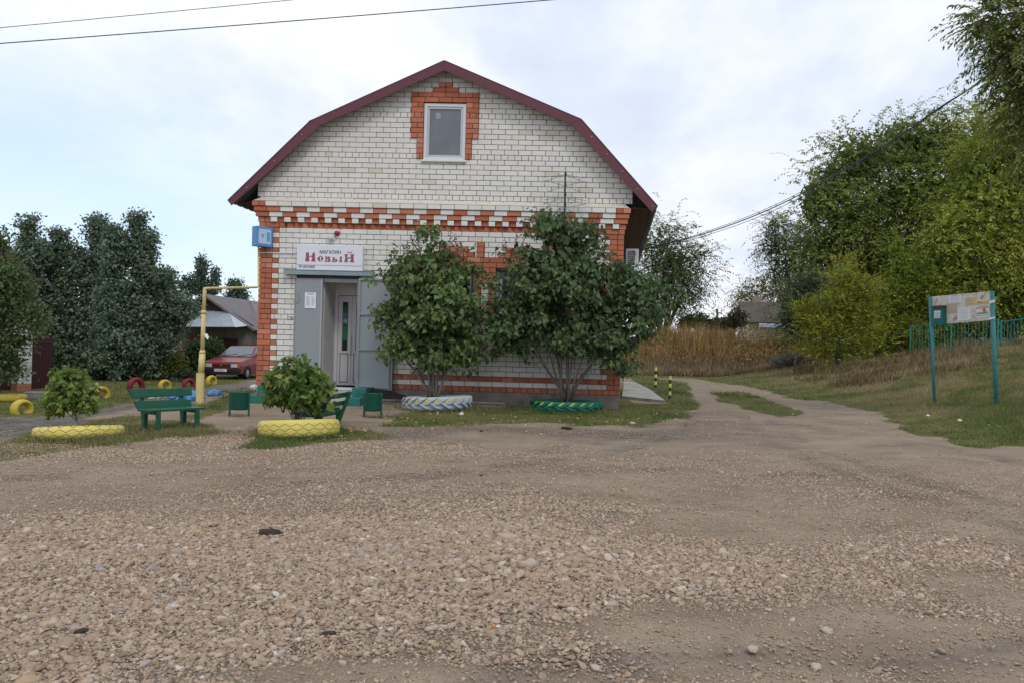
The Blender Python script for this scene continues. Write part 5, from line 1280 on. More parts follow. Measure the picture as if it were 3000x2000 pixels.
for i, (u, Y, es, lab) in enumerate(PO):
    rt = tree_root(u, Y, 'broadleaf_tree', lab, 'tree', GL)
    el = [Ell(a, b + 4, max(7, c - 10) if c < 50 else c - 4, d - 4, Y, max(.25, min(1.3, c * Y / F))) for a, b, c, d in es for _ in range(3 if c <= 22 else 1)]
    C_ = clump_crown('crown', rt, el, 1500, 9, .11, .105, .08, (.13, .185, .125), 100 + i, (.20, .26, .16), .3, 'rhomb', .3, .14, .6, core=1500, coreL=1.7, boughs=330, rb_=.13)
    limbs(rt, rt.location, [C_[j] for j in range(0, 1000, 100)], .12, 'trunk', M_bark, 1, .08, i, .3, 6)
# poplars behind the house
for i, (u, Y, es, lab) in enumerate([(590, 58, [(592, 780, 11, 32), (590, 830, 16, 40), (610, 850, 14, 30)], 'slim poplar with the highest tip behind the grey roofed house'),
        (625, 58, [(630, 800, 8, 22), (628, 840, 12, 30), (570, 830, 16, 30), (545, 840, 16, 30)], 'slim poplar just right of the highest tip behind the house'),
        (692, 56, [(690, 838, 17, 20), (700, 862, 22, 25), (672, 868, 12, 14), (712, 880, 14, 14)], 'rounded tree top showing above the grey roof ridge')]):
    rt = tree_root(u, Y, 'poplar_tree', lab, 'tree', 'trees behind the left house')
    el = [Ell(a, b, c, d, Y) for a, b, c, d in es]; C_ = clump_crown('crown', rt, el, 260, 9, .16, .17, .12, (.09, .135, .10), 120 + i, (.14, .19, .12), .2, 'rhomb', .3, .1, .4)
    limbs(rt, rt.location, [C_[j] for j in range(0, 260, 52)], .12, 'trunk', M_bark, 1, .03, i, .6, 6)
# fruit tree at the left edge
Y = 19.0; rt = tree_root(-60, Y, 'fruit_tree', 'lighter green fruit tree entering at the left edge in front of the fence', 'tree')
el = [Ell(20, 820, 75, 60, Y), Ell(10, 900, 90, 70, Y), Ell(85, 940, 55, 45, Y), Ell(-40, 860, 120, 140, Y), Ell(20, 1010, 60, 30, Y), Ell(25, 1080, 45, 38, Y), Ell(5, 688, 14, 26, Y), Ell(-60, 740, 60, 60, Y)]
C_ = clump_crown('crown', rt, el, 1300, 7, .10, .085, .052, (.10, .145, .055), 130, (.15, .19, .08), .25, 'rhomb', .3, .15, .5, core=1500, coreL=2.0)
limbs(rt, rt.location, [C_[j] for j in range(0, 1300, 100)], .09, 'trunk', M_bark, 1, .08, 4, .35, 6)
# right side
def elm(name, u, Y, es, lab, n, nl, TL, L, Wd, base, seed, alt, altp, core, grp, tr=.16, coreL=3.2, droop=.5, up=.5, nlimb=9, z=None, lo=.5, twigs=False, split=.3, bumps=.16, rdm=1, boughs=0, rb_=.5):
    rt = tree_root(u, Y, name, lab, 'tree' if name != 'bush' else 'bush', grp, z)
    el = [Ell(a, b, c, d, Y, c * Y / F * rdm) for a, b, c, d in es]
    C_ = spray_crown('crown', rt, el, n, nl, TL, L, Wd, base, seed, alt, altp, lo, bumps, droop, up, core, coreL, twigs=twigs, boughs=boughs, rb_=rb_)
    limbs(rt, rt.location, [C_[j] for j in range(0, n, max(1, n // nlimb))], tr, 'trunk' if name != 'bush' else 'stem', M_bark, 1, .07, seed, split, 6); return rt
GR = 'trees on the right side of the track'
DG = (.050, .078, .026)
elm('willow_tree', 1935, 46, [(1935, 700, 60, 60), (1985, 745, 75, 75), (1920, 800, 70, 80), (2020, 790, 60, 55), (2060, 745, 32, 32), (1995, 860, 65, 60), (1915, 880, 55, 55), (1880, 720, 40, 60), (2030, 870, 35, 30)], 'airy drooping willow tree right behind the shop', 2300, 12, .95, .15, .055, (.115, .15, .055), 200, (.17, .18, .05), .15, 900, GR, .16, 2.0, .6, .4, 12, lo=.1, bumps=.25, boughs=110, rb_=.55)
elm('tree', 2215, 78, [(2235, 840, 50, 45), (2180, 870, 35, 40), (2270, 850, 50, 50), (2165, 920, 25, 40), (2200, 900, 40, 40), (2300, 870, 30, 40)], 'yellowing tree behind the small slate roofed house', 700, 10, 1.2, .19, .09, (.13, .12, .030), 210, (.25, .17, .03), .35, 900, GR, .12, 1.8, .7, .3, 6)
elm('tree', 2300, 48, [(2275, 670, 40, 40), (2262, 730, 45, 35), (2320, 740, 65, 55), (2300, 790, 48, 45), (2350, 820, 45, 60), (2360, 700, 40, 50)], 'loose dark grey green tree left of the big elm', 900, 11, 1.0, .17, .055, (.105, .135, .065), 220, (.16, .18, .07), .2, 900, GR, .14, 2.2, .5, .4, 8, lo=.25)
elm('elm_tree', 2580, 40, [(2430, 560, 85, 90), (2520, 470, 110, 85), (2640, 430, 120, 75), (2740, 430, 110, 90), (2480, 650, 130, 110), (2620, 580, 160, 130), (2740, 600, 140, 150), (2420, 740, 90, 90), (2560, 760, 140, 110), (2700, 780, 130, 120), (2390, 600, 50, 60), (2850, 480, 90, 140), (2450, 890, 110, 90), (2600, 910, 120, 80), (2730, 920, 110, 80), (2400, 960, 60, 50)], 'broad dark green elm filling the middle of the right tree line', 6800, 10, .85, .16, .072, (.15, .20, .062), 230, (.28, .32, .08), .3, 13000, GR, .3, 2.6, .5, .5, 14, lo=.5, boughs=230, rb_=.62, bumps=.22)
elm('elm_tree', 2960, 34, [(2960, 420, 130, 110), (2880, 560, 110, 120), (3030, 560, 150, 160), (2820, 690, 120, 120), (2950, 720, 150, 150), (2780, 790, 90, 90), (2860, 850, 140, 110), (3020, 860, 140, 120), (2900, 470, 60, 70), (3080, 420, 120, 160), (2800, 900, 90, 70)], 'bright yellow green elm at the right edge behind the notice board', 6800, 10, .75, .135, .06, (.25, .31, .055), 240, (.38, .40, .07), .3, 12000, GR, .22, 2.6, .55, .45, 14, lo=.5, boughs=230, rb_=.55, bumps=.24)
elm('elm_tree', 3200, 13.5, [(2960, 60, 80, 60), (2945, 170, 50, 45), (3005, 225, 65, 75), (3080, 120, 130, 160), (2985, 330, 50, 60), (3080, 390, 80, 90), (2890, 50, 36, 30), (3160, 300, 120, 180)], 'tall near elm whose leafy branch tips hang in at the top right corner', 1150, 17, .55, .10, .036, (.20, .25, .065), 250, (.25, .27, .06), .3, 0, GR, .13, 2, .35, .0, 10, lo=.3, twigs=True)
elm('bush', 2330, 34, [(2350, 880, 50, 55), (2375, 930, 55, 50), (2325, 940, 34, 42), (2390, 860, 45, 60)], 'dull grey green bush in front of the small slate roofed house', 1500, 10, .6, .12, .045, (.10, .125, .07), 260, (.09, .10, .05), .2, 900, 'bushes along the right bank', .06, 2.5, .4, .7, 6)
elm('bush', 2455, 30, [(2450, 870, 50, 70), (2410, 940, 50, 80), (2500, 910, 65, 90), (2450, 990, 80, 60), (2530, 850, 35, 60), (2375, 960, 30, 60), (2520, 1000, 60, 45), (2480, 820, 25, 50), (2400, 1030, 45, 25)], 'yellowing green bush standing alone on the bank', 2600, 12, .42, .075, .034, (.24, .28, .045), 270, (.44, .36, .04), .16, 3500, 'bushes along the right bank', .05, 2.0, .25, 1.0, 8, bumps=.2, boughs=120, rb_=.28, split=.1)
elm('bush', 2650, 33.5, [(2640, 770, 40, 60), (2620, 860, 70, 80), (2680, 900, 80, 80), (2610, 970, 70, 70), (2700, 970, 90, 60), (2700, 820, 60, 60), (2570, 900, 40, 60), (2560, 990, 50, 50), (2630, 715, 14, 30), (2680, 1010, 90, 30)], 'fresh green bush between the yellow bush and the notice board', 3200, 11, .6, .10, .042, (.20, .26, .04), 280, (.24, .26, .04), .2, 5000, 'bushes along the right bank', .05, 2.2, .3, .8, 8, bumps=.2, boughs=130, rb_=.32, split=.1)
elm('bush', 2860, 37, [(2760, 950, 70, 60), (2850, 950, 80, 60), (2950, 940, 80, 70), (3040, 930, 80, 80)], 'dark green bushes growing behind the teal picket fence', 1800, 10, .6, .12, .05, (.10, .145, .04), 290, (.08, .10, .02), .2, 2500, 'bushes along the right bank', .06, 2.8, .3, .7, 8)

# ------------------------------------------------------------------ far right house, shed and pole
Y = 66.0; s = Y / F
hx, hz = at(2176, 1000, Y).x, T(at(2176, 1000, Y).x, Y)
fh = empty('village_house', (hx, Y, hz), R(-3), 'small pale house with a striped slate roof beyond the reeds', 'house')
He = at(2200, 945, Y).z - hz; Hr = at(2200, 886, Y + 3).z - hz; WL_ = 150 * s
mb = MB(); mb.box((.4, 0, -.3), (WL_, 5.6, He)); mb.build('wall', mat('cream_plaster', (.42, .37, .29), .9, .12, 2, stain=(.3, .25, .18), stain_scale=1), fh)
mb = MB(); n = 34
for k in range(n):
    x0 = WL_ * 1.03 * k / n; x1 = WL_ * 1.03 * (k + 1) / n; xm = (x0 + x1) / 2; q = .12
    vs = [(x0, -.45, He - .05), (xm, -.45, He - .05 + q), (x1, -.45, He - .05), (x0, 2.8, Hr), (xm, 2.8, Hr + q), (x1, 2.8, Hr), (x0, 6.0, He), (xm, 6.0, He + q), (x1, 6.0, He)]
    mb.add(vs, [(0, 1, 4, 3), (1, 2, 5, 4), (3, 4, 7, 6), (4, 5, 8, 7)])
rf_ = mb.build('roof', mat('mossy_slate', (.17, .150, .125), .9, .3, 1.2, stain=(.17, .14, .05), stain_scale=1.0, stain_lo=.58), fh)
mb = MB(); mb.prism([(0, 0), (.0, 0)], 0, 1) if False else None
mb = MB(); mb.add([(.12, -.4, He - .05), (.12, 2.8, Hr - .02), (.12, 5.9, He), (.24, -.4, He - .05), (.24, 2.8, Hr - .02), (.24, 5.9, He)], [(0, 1, 2), (5, 4, 3), (0, 3, 4, 1), (1, 4, 5, 2), (0, 2, 5, 3)]); mb.build('gable', M_bark, fh)
mb = MB(); mb.box((1.2, -.60, He - .40), (WL_ * .98, -.47, He - .08)); mb.build('eave_trim', mat('pale_blue_tin', (.45, .54, .66), .4, .1, 3), fh)
mb = MB()
for k in range(9): mb.bar((1.6, -.45 + k * .3, He + .05 + k * .3 * (Hr - He) / 3.25), (2.5, -.45 + k * .3, He + .05 + k * .3 * (Hr - He) / 3.25), .07, .07)
mb.bar((1.65, -.4, He + .10), (1.65, 2.7, Hr + .08), .08, .08); mb.bar((2.45, -.4, He + .10), (2.45, 2.7, Hr + .08), .08, .08); mb.build('roof_ladder', M_bark, rf_)
mb = MB(); mb.box((1.2, 2.6, Hr - .1), (1.9, 3.1, Hr + .5)); mb.build('chimney', mat('old_brick', (.25, .19, .16), .9), rf_)
mb = MB(); mb.box((.28, -.05, .2), (.42, .05, He + .35)); mb.build('downpipe', M_pvc, fh)
Yv = 80; sx_, sz_ = at(2095, 1000, Yv).x, T(0, 60)
sh_ = empty('shed', (sx_, Yv, sz_), 0, 'low dark brown shed roof peeping over the reeds left of the house', 'shed'); s2 = Yv / F
hs = at(2110, 930, Yv).z - sz_
mb = MB(); mb.box((0, 0, -.3), (62 * s2, 3, hs * .5)); mb.build('wall', M_bark, sh_)
mb = MB(); mb.add([(-.2, -.2, hs * .45), (62 * s2, -.2, hs * .45), (62 * s2, 1.5, hs), (.1, 1.5, hs), (-.2, 3.2, hs * .45), (62 * s2, 3.2, hs * .45)], [(0, 1, 2, 3), (3, 2, 5, 4), (0, 3, 4)]); mb.build('roof', mat('weathered_roof', (.16, .13, .11), .9, .2, 2), sh_)
p_ = at(2106, 990, 75); pz_ = T(p_.x, 75); tp_ = at(2101, 905, 75)
up = empty('utility_pole', (p_.x, 75, pz_), 0, 'short dark wooden utility pole rising from the reeds', 'pole')
mb = MB(); mb.tube([(0, 0, -.3), (tp_.x - p_.x, 0, tp_.z - pz_)], [.13, .10], 8); mb.build('pole_shaft', M_bark, up); mb = MB(); mb.bar((tp_.x - p_.x - .1, 0, tp_.z - pz_ - .35), (tp_.x - p_.x + .45, 0, tp_.z - pz_ - .4), .07, .07); mb.build('crossarm', M_bark, up)

# ------------------------------------------------------------------ left house, car, fence, hedge
Y = 40.0; s = Y / F
def H(u, v, Yh=Y): return at(u, v, Yh)
base = H(640, 1095); bz_ = T(base.x, Y)
lh = empty('village_house', (base.x, Y, bz_), 0, 'grey block house with a brown gable, metal awning and dark pitched roof', 'house'); B0 = lh.location.copy()
def q_(u, v, Yh=Y): return at(u, v, Yh) - B0
M_block = mat('grey_block_wall', (.17, .155, .14), .95, .25, 2.5, .3, 20, stain=(.25, .22, .18), stain_scale=1.3)
mb = MB(); x0 = q_(505, 1000).x; x1 = q_(734, 1000).x; zt = q_(640, 952).z
mb.box((x0, 0, -.6), (x1, 8, zt)); x2 = q_(734, 1000).x + 6
mb.box((x1 + .002, 1.5, -.6), (x2, 8, zt + .1)); mb.build('wall', M_block, lh)
ap = q_(603, 862); el_ = q_(549, 893); er = q_(738, 958); 
mb = MB(); mb.prism([(el_.x, zt), (el_.x, el_.z), (ap.x, ap.z - .05), (er.x, zt)], .1, .25); mb.build('gable', mat('brown_gable_boards', (.040, .028, .030), .8, .2, 4, vs=(10, 1, 1)), lh)
rd_ = 12.0
mb = MB()
def sl(a, b, th, y0, y1): mb.prism(slab((a.x, a.z), (b.x, b.z), th, y0, y1), y0, y1)
e2 = Vector((er.x + .25, 0, er.z - .15)); e1 = Vector((el_.x - .5, 0, el_.z - .35)); sl(e1, ap, .10, -.25, rd_)
sl(ap, e2, .10, -.25, rd_); mb.build('roof', mat('brown_grey_roof_sheet', (.14, .12, .125), .6, .12, 2), lh)
# right wing roof running off to the right, ridge parallel to the view plane
mb = MB(); rz0 = ap.z; y_r = 5.0
mb.add([(ap.x + .1, y_r, rz0 - .02), q_(737, 885, Y + y_r) + Vector((0, 0, 0)), q_(775, 955, Y + .9), (er.x - .05, .9, er.z + .02), q_(860, 960, Y + 1), q_(800, 930, Y + y_r)], [(0, 1, 2, 3), (1, 5, 4, 2)]); mb.build('wing_roof', mat('purple_grey_roof_sheet', (.155, .135, .14), .55, .12, 2), lh)
# metal awning hipped
mb = MB(); a0 = q_(500, 912); a1 = q_(672, 913); b0_ = q_(470, 958, Y - 1.6); b1_ = q_(690, 959, Y - 1.6); b2_ = q_(735, 954, Y + .1)
n = 46
for k in range(n):
    t0, t1 = k / n, (k + 1) / n; tm = (t0 + t1) / 2
    P0, P1 = a0.lerp(a1, t0), a0.lerp(a1, t1); Q0_, Q1_ = b0_.lerp(b1_, t0), b0_.lerp(b1_, t1); Pm = P0.lerp(P1, .5) + Vector((0, -.02, .035)); Qm = Q0_.lerp(Q1_, .5) + Vector((0, -.02, .035)); mb.add([P0, Q0_, Qm, Pm, Q1_, P1], [(0, 1, 2, 3), (3, 2, 4, 5)])
for k in range(8):
    t0, t1 = k / 8, (k + 1) / 8; Q0_, Q1_ = b1_.lerp(b2_, t0), b1_.lerp(b2_, t1); mb.add([a1, Q0_, Q1_], [(0, 1, 2)])
mb.build('metal_awning', mat('galvanised_sheet', (.42, .46, .50), .35, .12, 2, metal=.3, spec=.5), lh)
wi = empty('window', q_(737, 1012) + Vector((0, 1.44, 0))); wi.parent = lh
mb = MB(); mb.box((0, -.04, 0), (.08, .05, 1.0)); mb.box((.42, -.04, 0), (.50, .05, 1.0)); mb.box((.9, -.04, 0), (.98, .05, 1.0)); mb.box((.08, -.04, .92), (.9, .05, 1.0)); mb.box((.08, -.04, 0), (.9, .05, .08)); mb.build('frame', M_pvc, wi); mb = MB(); mb.box((.08, -.0, .08), (.9, .02, .92)); mb.build('pane', M_dglass, wi)
mb = MB(); g0 = q_(536, 1060); g1 = q_(585, 985); mb.box((g0.x, -.06, -.3), (g1.x, -.003, g1.z)); mb.build('garage_door', mat('faded_pink_door', (.20, .075, .07), .8, .15, 2), lh)
mb = MB(); g0 = q_(625, 1060); g1 = q_(697, 992); mb.box((g0.x, -.04, .1), (g1.x, -.003, g1.z)); mb.build('dark_doorway', mat('dark_red_planks', (.06, .025, .022), .8, .3, 4), lh)
# pink picket fence and hedge
a = GT(470, 1105); b = GT(548, 1092)
Yf = 36.5
def fq(u): p = at(u, 1050, Yf); return (p.x, Yf, T(p.x, Yf))
pfence([fq(462), fq(505), fq(548)], [at(462, 1008, Yf).z - fq(462)[2], at(505, 1006, Yf).z - fq(505)[2], at(548, 1004, Yf).z - fq(548)[2]], 'faded pink picket fence beside the grey block house', 6, mt=mat('faded_pink_paint', (.24, .09, .085), .8, .15, 5), post_r=.04, bar_r=.022)
def simple_bush(name, u, Y, es, lab, n, L, base, seed, alt, altp=.2, core=500, grp=None, per=8, cat='bush', rc=.1):
    rt = tree_root(u, Y, name, lab, cat, grp); el = [Ell(a_, b_, c_, d_, Y) for a_, b_, c_, d_ in es]
    C_ = clump_crown('foliage', rt, el, n, per, rc, L, L * .7, base, seed, alt, altp, 'rhomb', .3, .12, .5, core=core, coreL=2.0)
    limbs(rt, rt.location, [C_[j] for j in range(0, n, max(1, n // 5))], .025, 'stem', M_bark, 0, .05, seed); return rt
simple_bush('hedge', 590, 34, [(570, 1025, 30, 30), (605, 1020, 32, 30), (580, 1060, 35, 35), (615, 1050, 25, 30), (550, 1060, 25, 35), (630, 1015, 18, 18)], 'dense green vine covered hedge left of the red car', 900, .09, (.050, .085, .028), 300, (.10, .16, .04), .2, 1200, None, 8, 'hedge')
for j, (u, es, lab, bc, al) in enumerate([(465, [(470, 1060, 35, 30), (500, 1075, 35, 25), (440, 1090, 35, 25), (520, 1060, 20, 25)], 'yellow green weedy bush under the dark trees behind the tyres', (.085, .10, .025), (.20, .17, .03)),
        (400, [(400, 1085, 40, 25), (350, 1095, 40, 20), (545, 1095, 30, 15), (300, 1095, 40, 20)], 'low dark green undergrowth at the foot of the left trees', (.035, .055, .022), (.07, .09, .03))]):
    simple_bush('bush', u, 31 - j, es, lab, 500, .08, bc, 310 + j, al, .25, 500)
# car
pc = GT(648, 1110); print('car ground', pc)
car = empty('parked_car', (pc.x, pc.y, pc.z), R(-2.5), 'faded red hatchback with a roof rack parked beyond the yellow gas pipe', 'car')
M_car = mat('faded_red_paint', (.20, .038, .042), .35, .12, 2.5, spec=.5, stain=(.33, .10, .10), stain_scale=1.2, stain_lo=.56); M_carb = mat('black_bumper', (.02, .02, .022), .6); M_lampg = mat('headlamp_glass', (.5, .52, .53), .15, .1, 8, spec=.7)
def car_sec(y, z0, z1, w0, w1): return [(-w0, y, z0), (w0, y, z0), (w1, y, z1), (-w1, y, z1)]
secs = [(0, .40, .66, .74, .72), (.05, .24, .74, .80, .76), (.9, .22, .88, .81, .76), (1.15, .22, .92, .82, .77), (3.4, .22, .95, .82, .78), (3.9, .24, .92, .80, .76), (4.0, .40, .85, .76, .72)]
vs = []; fs = []
for (y, z0, z1, w0, w1) in secs:
    zm = z0 + (z1 - z0) * .6
    vs += [(-w0 * .96, y, z0), (w0 * .96, y, z0), (w0, y, zm), (w1, y, z1), (-w1, y, z1), (-w0, y, zm)]
for i in range(len(secs) - 1):
    for j in range(6): fs.append((i * 6 + j, i * 6 + (j + 1) % 6, (i + 1) * 6 + (j + 1) % 6, (i + 1) * 6 + j))
fs += [tuple(reversed(range(6))), tuple(range((len(secs) - 1) * 6, len(secs) * 6))]
mb = MB(); mb.add(vs, fs)
# cabin: base and roof outline
cb_ = [(-.74, 1.12, .93), (.74, 1.12, .93), (.76, 3.85, .94), (-.76, 3.85, .94)]; ct = [(-.56, 1.82, 1.36), (.56, 1.82, 1.36), (.58, 3.30, 1.38), (-.58, 3.30, 1.38)]
mb.add(cb_ + ct, [(4, 5, 6, 7), (0, 1, 5, 4), (1, 2, 6, 5), (2, 3, 7, 6), (3, 0, 4, 7)]); mb.build('body', M_car, car, bevel=.03)
def onface(a, b, c, d, s0, s1, t0, t1, off=.008, s0t=None, s1t=None):
    a, b, c, d = map(Vector, (a, b, c, d)); n = (b - a).cross(d - a).normalized(); s0t = s0 if s0t is None else s0t; s1t = s1 if s1t is None else s1t
    def P(s, t): return a.lerp(b, s).lerp(d.lerp(c, s), t) + n * off
    return [P(s0, t0), P(s1, t0), P(s1t, t1), P(s0t, t1)]
def cpanel(nm, pts, mt, par=car):
    pts = [Vector(p) for p in pts]; n = (pts[1] - pts[0]).cross(pts[3] - pts[0]).normalized(); mb = MB(); mb.add(pts + [p - n * .006 for p in pts], [(0, 1, 2, 3), (7, 6, 5, 4), (0, 4, 5, 1), (1, 5, 6, 2), (2, 6, 7, 3), (3, 7, 4, 0)]); return mb.build(nm, mt, par)
M_cg = mat('car_glass', (.14, .16, .18), .12, .1, 2, spec=.8)
cpanel('windscreen', onface(cb_[0], cb_[1], ct[1], ct[0], .04, .96, .05, .93), M_cg)
cpanel('rear_window', onface(cb_[2], cb_[3], ct[3], ct[2], .06, .94, .1, .9), M_cg)
for sg, f in ((1, (cb_[1], cb_[2], ct[2], ct[1])), (-1, (cb_[3], cb_[0], ct[0], ct[3]))):
    iv = [(.04, .36, .06, .36), (.40, .68, .40, .66), (.72, .93, .70, .92)]
    for a_, b_, c_, d_ in iv:
        if sg < 0: a_, b_, c_, d_ = 1 - b_, 1 - a_, 1 - d_, 1 - c_
        cpanel('side_window', onface(*f, a_, b_, .08, .9, .008, c_, d_), M_cg)
mb = MB(); mb.box((-.80, -.07, .30), (.80, .08, .46)); mb.box((-.74, -.05, .20), (.74, .06, .30)); mb.build('bumper', M_carb, car, bevel=.02)
for sg in (-1, 1):
    mb = MB(); x0, x1 = (.40, .66) if sg > 0 else (-.66, -.40); mb.box((x0, -.03, .50), (x1, .06, .64)); mb.build('headlight', M_lampg, car, bevel=.01)
    mb = MB(); x0, x1 = (.67, .74) if sg > 0 else (-.74, -.67); mb.box((x0, -.02, .50), (x1, .08, .64)); mb.build('turn_signal', mat('orange_lens', (.5, .12, .03), .3), car)
    mb = MB(); mb.box((.76 * sg - .0 if sg > 0 else -.94, 1.35, .95), (.94 if sg > 0 else -.76, 1.45, 1.08)); mb.build('wing_mirror', M_carb, car, bevel=.01)
    for y_ in (.62, 3.15):
        wh = empty('wheel', (sg * .74, y_, .28)); wh.parent = car; Mw = Matrix.Rotation(R(90), 4, 'Y')
        mb = MB(); mb.lathe([(.16, -.08), (.26, -.09), (.28, -.06), (.28, .06), (.26, .09), (.16, .08)], 24, Mw, True); mb.build('tyre', M_rub, wh)
        mb = MB(); mb.lathe([(0, -.07), (.17, -.06), (.17, .06), (0, .07)], 20, Mw); mb.build('rim', M_steel, wh)
mb = MB()
for k in range(3): mb.box((-.38, -.02, .51 + k * .045), (.38, .05, .535 + k * .045))
mb.build('grille', mat('dark_red_grille', (.10, .015, .02), .5), car)
mb = MB(); mb.box((-.26, -.085, .325), (.26, -.073, .435)); plt_ = mb.build('number_plate', M_paper, car); text('О02ВМ64', .095, M_ink, plt_, (-.24, -.088, .345), ex=.001)
mb = MB(); mb.box((-.72, .10, .86), (.72, .101, .861)); 
for y_ in (2.2, 2.9):
    mb = MB(); mb.bar((-.60, y_, 1.42), (.60, y_, 1.42), .03, .03); mb.bar((-.58, y_, 1.37), (-.58, y_, 1.43), .03, .03); mb.bar((.58, y_, 1.37), (.58, y_, 1.43), .03, .03); mb.build('roof_rack', M_carb, car)
mb = MB()
for a, b in ((-.55, .05), (.08, .62)): mb.tube([(a, 1.10, .955), (b, 1.28, 1.05)], .008, 4)
mb.build('wiper', M_carb, car)
mb = MB(); mb.tube([(0, -.03, .58), (0, -.015, .58)], .03, 8); mb.build('badge', M_steel, car)

# left boundary: brick pillar, dark profiled fence, kerb block, neighbour house
Yl = 23.0; pl_ = at(60, 1135, Yl); zt0 = T(pl_.x, Yl); ht = at(60, 945, Yl).z - zt0
gpz = empty('gate_pillar', (pl_.x, Yl, zt0), R(-28), 'square white brick gate pillar between dark maroon fence panels', 'pillar')
pm_ = MB(); n = int(ht / .1); rbk = random.Random(4)
for k in range(n):
    z0 = k * ht / n + .004; z1 = (k + 1) * ht / n - .006; c = (.34, .15, .10) if k < 2 else (.50 + rbk.uniform(-.04, .04),) * 3
    pm_.box((-.19, -.19, z0), (.19, .19, z1), 0, c)
pm_.box((-.178, -.178, -.2), (.178, .178, ht - .01), 0, (.12, .11, .10)); pm_.build('brick_shaft', M_brick, gpz)
mb = MB(); mb.box((-.22, -.22, ht), (.22, .22, ht + .05)); mb.build('cap', M_conc, gpz)
M_mar = mat('maroon_profiled_sheet', (.045, .012, .018), .5, .12, 3)
def sheet_fence(u0, Y0, u1, Y1, v0, label, grp):
    a = at(u0, v0, Y0); b = at(u1, v0, Y1); z0 = T(a.x, Y0); z1 = T(b.x, Y1); o = empty('sheet_fence', (a.x, a.y, z0), 0, label, 'fence', grp)
    mb = MB(); d = Vector((b.x - a.x, b.y - a.y, 0)); L = d.length; d.normalize(); nrm = Vector((d.y, -d.x, 0)); h = a.z - z0; k = int(L / .115); vs = []; fs = []
    for i in range(k + 1):
        for j, (t, of) in enumerate(((0, 0), (.25, .025), (.5, .025), (.75, 0))):
            p = d * ((i + t) * L / (k + 1)) + nrm * of; vs += [(p.x, p.y, -.1 + .12), (p.x, p.y, h)]
    for i in range(len(vs) // 2 - 1): fs.append((2 * i, 2 * i + 2, 2 * i + 3, 2 * i + 1))
    mb.add(vs, fs); mb.build('panel', M_mar, o); 
    mb = MB(); p = d * L; mb.bar((0, .05, h - .1), (p.x, p.y + .05, h - .1), .04, .04); mb.build('rail', M_mar, o)
sheet_fence(84, 23.1, 155, 24.6, 990, 'dark maroon profiled fence panel right of the brick pillar', 'maroon fence panels')
sheet_fence(-250, 19.5, 38, 22.9, 985, 'dark maroon profiled fence panel left of the brick pillar', 'maroon fence panels')
kb = GT(100, 1168); ko = empty('stone_block', (kb.x, kb.y + .3, T(kb.x, kb.y + .3)), R(15), 'pale concrete block lying at the foot of the maroon fence', 'block')
mb = MB(); mb.box((-.38, -.12, -.05), (.32, .12, .17)); mb.build('block', M_conc, ko, bevel=.02)
Yh = 27.0; ho = at(-330, 1100, Yh); hz0 = T(ho.x, Yh)
nh = empty('neighbour_house', (ho.x, Yh, hz0), R(36), 'brick house with an orange brown gable cut off by the left edge', 'house'); a = at(-330, 720, Yh) - nh.location; xr_ = at(60, 850, Yh).x - ho.x
zg = at(88, 812, Yh).z - hz0; za = at(-130, 610, Yh).z - hz0; xa_ = at(-130, 610, Yh).x - ho.x
mb = MB(); mb.box((0, .1, -.5), (xr_, 8, zg)); mb.prism([(.0, zg), (xr_, zg), (xa_, za - .15)], .1, .3); mb.build('wall', mat('orange_brick_gable', (.27, .10, .055), .9, .15, 4), nh)
mb = MB(); mb.prism(slab((xa_, za), (xr_ + .35, zg - .3), .1, 0, 1), -.2, 8.3); mb.prism(slab((-.35, zg - .3), (xa_, za), .1, 0, 1), -.2, 8.3); mb.build('roof', mat('grey_roof_sheet', (.15, .13, .12), .7, .15, 2), nh)

# ------------------------------------------------------------------ litter and loose things
def lump(name, c, r3, mt, label, cat, seed, sub=2, grp=None):
    tv, tf = ico(sub); r = np.random.default_rng(seed); v = tv * (1 + .28 * (fbm(tv[:, 0] * 3 + seed, tv[:, 1] * 3 + tv[:, 2] * 2, seed, 3)[:, None] * 2 - 1) + .08 * r.normal(size=(len(tv), 1)))
    v = v * np.array(r3); me_ = np_mesh(name, v, tf, 3); return props(link(name, me_, mt, None, (c[0], c[1], c[2] + r3[2] * .5), (0, 0, seed)), label, cat, grp)
M_clod = mat('dark_clod', (.045, .035, .03), .95, .4, 20, .8, 40); M_bag = mat('crumpled_blue_plastic', (.08, .25, .45), .4, .4, 8, .6, 20); M_bagw = mat('crumpled_pale_plastic', (.55, .66, .60), .4, .3, 8, .6, 20)
GC = 'dark clods on the gravel'
for k, (u, v, ru, lab) in enumerate([(793, 1568, 34, 'flat dark clod with a stony crust left of centre in the gravel'), (240, 1858, 22, 'small black clod near the lower left corner'), (1411, 1390, 9, 'tiny dark clod on the bare dirt in front of the shop'), (1660, 1256, 18, 'dark clump lying on pale gravel in front of the green tractor tyre'), (962, 1862, 24, 'dark grey flat clod in the gravel near the bottom edge'), (1410, 1264, 8, 'tiny dark clod just below the grass strip')]):
    c = GT(u, v); s = c.y / F; lump('dirt_clod', c, (ru * s, ru * s * .6, ru * s * .3), M_clod, lab, 'clod', k + 3, 2, GC)
c = GT(1450, 1857); cg = empty('cigarette_butt', c + Vector((0, 0, .03)), R(8), 'orange and white cigarette butt on the gravel near the bottom', 'cigarette butt')
mb = MB(); mb.tube([(-.022, 0, 0), (.006, 0, 0)], .0045, 8); mb.build('filter', mat('orange_filter', (.6, .17, .04), .8), cg); mb = MB(); mb.tube([(.0065, 0, 0), (.024, 0, .002)], .0043, 8); mb.build('paper', M_paper, cg)
